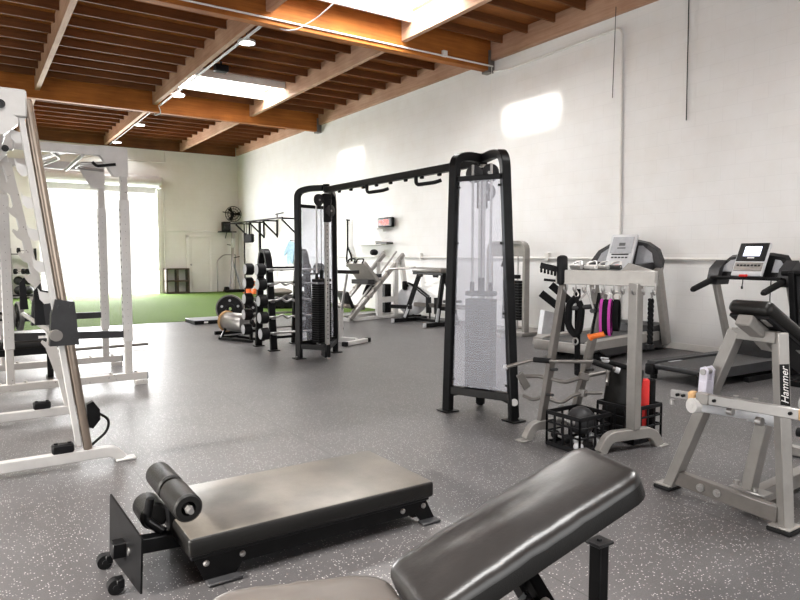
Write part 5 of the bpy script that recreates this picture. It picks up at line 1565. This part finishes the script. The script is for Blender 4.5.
# ================================================================== SIT-UP BENCH
t = thing('situp_bench', 'low black padded bench with foam foot rollers and a foot plate on the floor', 'bench', (1.35, 2.95, 0))
YN, YF = 2.66, 3.30
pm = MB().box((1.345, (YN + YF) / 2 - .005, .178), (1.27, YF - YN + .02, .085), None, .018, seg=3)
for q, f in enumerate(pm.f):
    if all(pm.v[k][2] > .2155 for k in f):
        pm.m[q] = 1  # top faces take the paler vinyl with the painted-in sheen
P(t, 'pad', pm, [M['vinyl'], M['vinyl_sheen']])
P(t, 'pad_board', MB().box((1.345, (YN + YF) / 2, .126), (1.24, YF - YN - .02, .02)), M['blackm'])
for y in (YN + .02, YF - .02):
    ap = [(.78, y - .004, .015), (.92, y - .004, .015), (.95, y - .004, .055), (1.88, y - .004, .055), (1.91, y - .004, .015), (2.0, y - .004, .015), (1.95, y - .004, .115), (.74, y - .004, .115)]
    P(t, 'side_plate', MB().prism(ap, (0, .008, 0)), M['black'])
    s = -1 if y < 3 else 1
    P(t, 'foot_plate', MB().box((.86, y + s * .025, .008), (.15, .06, .014)).box((1.955, y + s * .025, .008), (.11, .06, .014)), M['charcoal'])
    for x in (.79, .95, 1.80, 1.93):
        P(t, 'bolt', MB().lathe((x, y + s * .003, .09), (0, s, 0), [(.014, 0), (.014, .006), (.008, .012), (0, .013)], 12), M['steel'])
P(t, 'cross_tube', MB().bar((.85, YN + .03, .06), (.85, YF - .03, .06), .06, .06).bar((1.9, YN + .03, .06), (1.9, YF - .03, .06), .06, .06), M['black'])
P(t, 'front_beam', MB().bar((.46, 2.93, .135), (.95, 2.93, .105), .065, .065), M['black'])
P(t, 'foot_board', MB().prism([(.535, 2.70, .02), (.495, 3.16, .02), (.505, 3.16, .30), (.545, 2.70, .25)], (-.008, 0, .0)), M['black'])
for y in (3.06, 2.80):
    P(t, 'wheel', MB().cyl((.45, y - .02, .035), (.45, y + .02, .035), .032).cyl((.45, y - .026, .035), (.45, y + .026, .035), .012), M['rubber'])
    P(t, 'wheel_fork', MB().box((.468, y, .045), (.03, .05, .04)), M['black'])
    P(t, 'board_bolt', MB().lathe((.512, y - .02 if y > 2.9 else y + .06, .14), (1, 0, 0), [(.016, 0), (.016, .006), (.009, .012), (0, .013)], 12), M['steel'])
P(t, 'roller_post', MB().bar((.73, 2.93, .12), (.71, 2.93, .34), .06, .05, up=(1, 0, 0)).tube(fillet([(.68, 2.93, .16), (.62, 3.0, .2), (.64, 3.0, .3)], .03), .02), M['black'])
P(t, 'roller_axle', MB().cyl((.72, 2.65, .345), (.72, 3.20, .345), .014).cyl((.72, 2.655, .345), (.72, 2.668, .345), .018, n=6).cyl((.72, 2.63, .345), (.72, 2.66, .345), .012), M['steel'])
for y0, y1 in ((2.67, 2.91), (2.945, 3.19)):
    P(t, 'foam_roller', MB().lathe((.72, y0, .345), (0, 1, 0), [(.03, 0), (.052, 0), (.060, .008), (.060, y1 - y0 - .008), (.052, y1 - y0), (.03, y1 - y0)], 28), M['vinyl'])
P(t, 'lower_roller', MB().lathe((.655, 2.99, .215), (0, 1, 0), [(0, 0), (.05, 0), (.062, .01), (.062, .17), (.05, .18), (0, .18)], 24), M['vinyl'])

# ================================================================== INCLINE BENCH (foreground)
t = thing('incline_bench', 'black vinyl incline bench with a raised wrinkled backrest in the foreground', 'bench', (1.2, 1.3, 0))
a0, a1 = V((.955, 1.39, .47)), V((1.60, 1.235, .76))
ad = (a1 - a0).normalized()
aw = V((.22, .975, 0)).normalized()
an = ad.cross(aw)
if an.z < 0:
    an = -an
rotb = Matrix((ad, aw, ad.cross(aw))).transposed()


def cushion(c, ld, wd, nd, L, Wd, T, crown=.012, corner=.05, name='cushion'):
    """rounded cushion with a crowned top"""
    nx, ny = 26, 14
    b = MB()
    top, bot = [], []

    def half_w(u):
        e = min(u, 1 - u) * L
        return Wd / 2 if e > corner else Wd / 2 - corner + math.sqrt(max(0, corner ** 2 - (corner - e) ** 2))
    vs = []
    for lay in range(4):
        row = []
        for i in range(nx + 1):
            u = .5 - .5 * math.cos(PI * i / nx)
            hw = half_w(u)
            for j in range(ny + 1):
                v = math.cos(PI * j / ny) * -1
                edge = min(min(u, 1 - u) * L, (1 - abs(v)) * hw)
                if lay == 0:
                    z = -T / 2
                elif lay == 3:
                    rr = .028
                    z = T / 2 + crown * (1 - v * v) * math.sin(PI * u) - (rr - math.sqrt(max(0, rr ** 2 - max(0, rr - edge) ** 2)))
                    z += 0.0035 * math.sin(u * 37 + v * 5) * math.sin(v * 6 + u * 11) * math.exp(-((u - .45) / .28) ** 2)
                    z -= .013 * math.exp(-((v - .25 + (u - .5) * .7) / .12) ** 2) * math.exp(-((u - .42) / .25) ** 2)
                else:
                    continue
                vs.append(c + ld * (u - .5) * L + wd * v * hw + nd * z)
    n1 = (nx + 1) * (ny + 1)
    fs = []
    for i in range(nx):
        for j in range(ny):
            q = i * (ny + 1) + j
            fs.append((q, q + 1, q + ny + 2, q + ny + 1))
            fs.append((n1 + q, n1 + q + ny + 1, n1 + q + ny + 2, n1 + q + 1))
    ring = [i * (ny + 1) for i in range(nx + 1)] + [nx * (ny + 1) + j for j in range(1, ny + 1)] + [i * (ny + 1) + ny for i in range(nx - 1, -1, -1)] + [j for j in range(ny - 1, 0, -1)]
    for k in range(len(ring)):
        p, q = ring[k], ring[(k + 1) % len(ring)]
        fs.append((p, q, n1 + q, n1 + p))
    return b.add(vs, fs)


bk = cushion((a0 + a1) / 2 + an * .0, ad, aw, an, (a1 - a0).length + .02, .31, .075, .016, .07)
for q in range(len(bk.f)):
    if len(bk.f[q]) == 4 and all(k >= len(bk.v) // 2 for k in bk.f[q]):
        bk.m[q] = 1
P(t, 'backrest', bk, [M['vinyl'], M['vinyl_worn']], sharp=50)
P(t, 'backrest_board', MB().box((a0 + a1) / 2 - an * .048, ((a1 - a0).length - .06, .24, .018), rotb, .003), M['blackm'])
s0, s1 = V((.46, 1.52, .475)), V((.935, 1.405, .445))
sd = (s1 - s0).normalized(); sn = V((0, 0, 1))
P(t, 'seat', cushion((s0 + s1) / 2, sd, aw, sn, (s1 - s0).length + .02, .31, .07, .012, .10), M['vinyl_seat'], 'worn taupe seat cushion', sharp=50)
P(t, 'seat_board', MB().bar(s0 + V((0.04, 0, -.045)), s1 + V((-.04, 0, -.045)), .22, .018), M['blackm'])
P(t, 'main_beam', MB().bar((.55, 1.48, .34), (1.0, 1.375, .33), .06, .07).bar((1.0, 1.375, .33), (1.62, 1.255, .12), .06, .07), M['black'])
P(t, 'support_tube', MB().bar((1.25, 1.31, .53), (1.42, 1.27, .22), .05, .05, up=(1, 0, 0)).bar(a0 + ad * .1 - an * .075, a1 - ad * .1 - an * .075, .05, .04), M['black'])
P(t, 'adjust_ladder', MB().bar((1.22, 1.24, .45), (1.38, 1.17, .30), .03, .06).bar((1.3, 1.30, .50), (1.28, 1.19, .44), .04, .04), M['black'])
P(t, 'pivot_bolt', MB().cyl((1.265, 1.19, .455), (1.26, 1.165, .455), .018, n=12), M['steel'])
P(t, 'wheel', MB().lathe((1.36, 1.18, .36), (-.2, -.97, 0), [(.012, 0), (.035, -.004), (.042, .004), (.042, .03), (.035, .036), (.012, .034)], 24), M['rubber'])
P(t, 'wheel_hub', MB().cyl((1.362, 1.188, .36), (1.352, 1.14, .36), .014), M['steel'])
P(t, 'front_leg', MB().bar((.62, 1.46, .04), (.68, 1.445, .33), .06, .06, up=(1, 0, 0)).bar((.58, 1.25, .03), (.66, 1.68, .03), .07, .06), M['black'])
P(t, 'rear_foot', MB().bar((1.66, 1.08, .03), (1.72, 1.46, .03), .07, .06).bar((1.60, 1.26, .11), (1.69, 1.27, .05), .06, .06), M['black'])
P(t, 'rear_post', MB().bar((1.625, 1.30, .05), (1.625, 1.30, .49), .045, .045, up=(1, 0, 0)), M['black'])
P(t, 'post_cap', MB().box((1.625, 1.30, .494), (.07, .06, .010), None, .002).cyl((1.625, 1.30, .499), (1.625, 1.30, .506), .009, n=6), M['charcoal'])

# lettering on the row machine's name strip (script word, reading down the post)
cu = bpy.data.curves.new('name_lettering', 'FONT')
cu.body = 'Hammer'
cu.size = .052
cu.extrude = .0006
cu.shear = .35
cu.align_x = 'CENTER'
cu.align_y = 'CENTER'
to = bpy.data.objects.new('name_lettering', cu)
COL.objects.link(to)
dg = bpy.context.evaluated_depsgraph_get()
me = bpy.data.meshes.new_from_object(to.evaluated_get(dg))
bpy.data.objects.remove(to)
lo = bpy.data.objects.new('name_lettering', me)
COL.objects.link(lo)
me.materials.clear()
me.materials.append(M['logo'])
tz = V((0, .065, 1)).normalized(); ty = V((-.83, .56, 0))
for v in me.vertices:
    v.co = V((3.3965, 1.615, .7475)) + V((-.56, -.83, 0)) * .0355 + tz * v.co.x + ty * v.co.y + V((-.56, -.83, 0)) * v.co.z - V((3.6, 1.8, 0))
lo.parent = sg
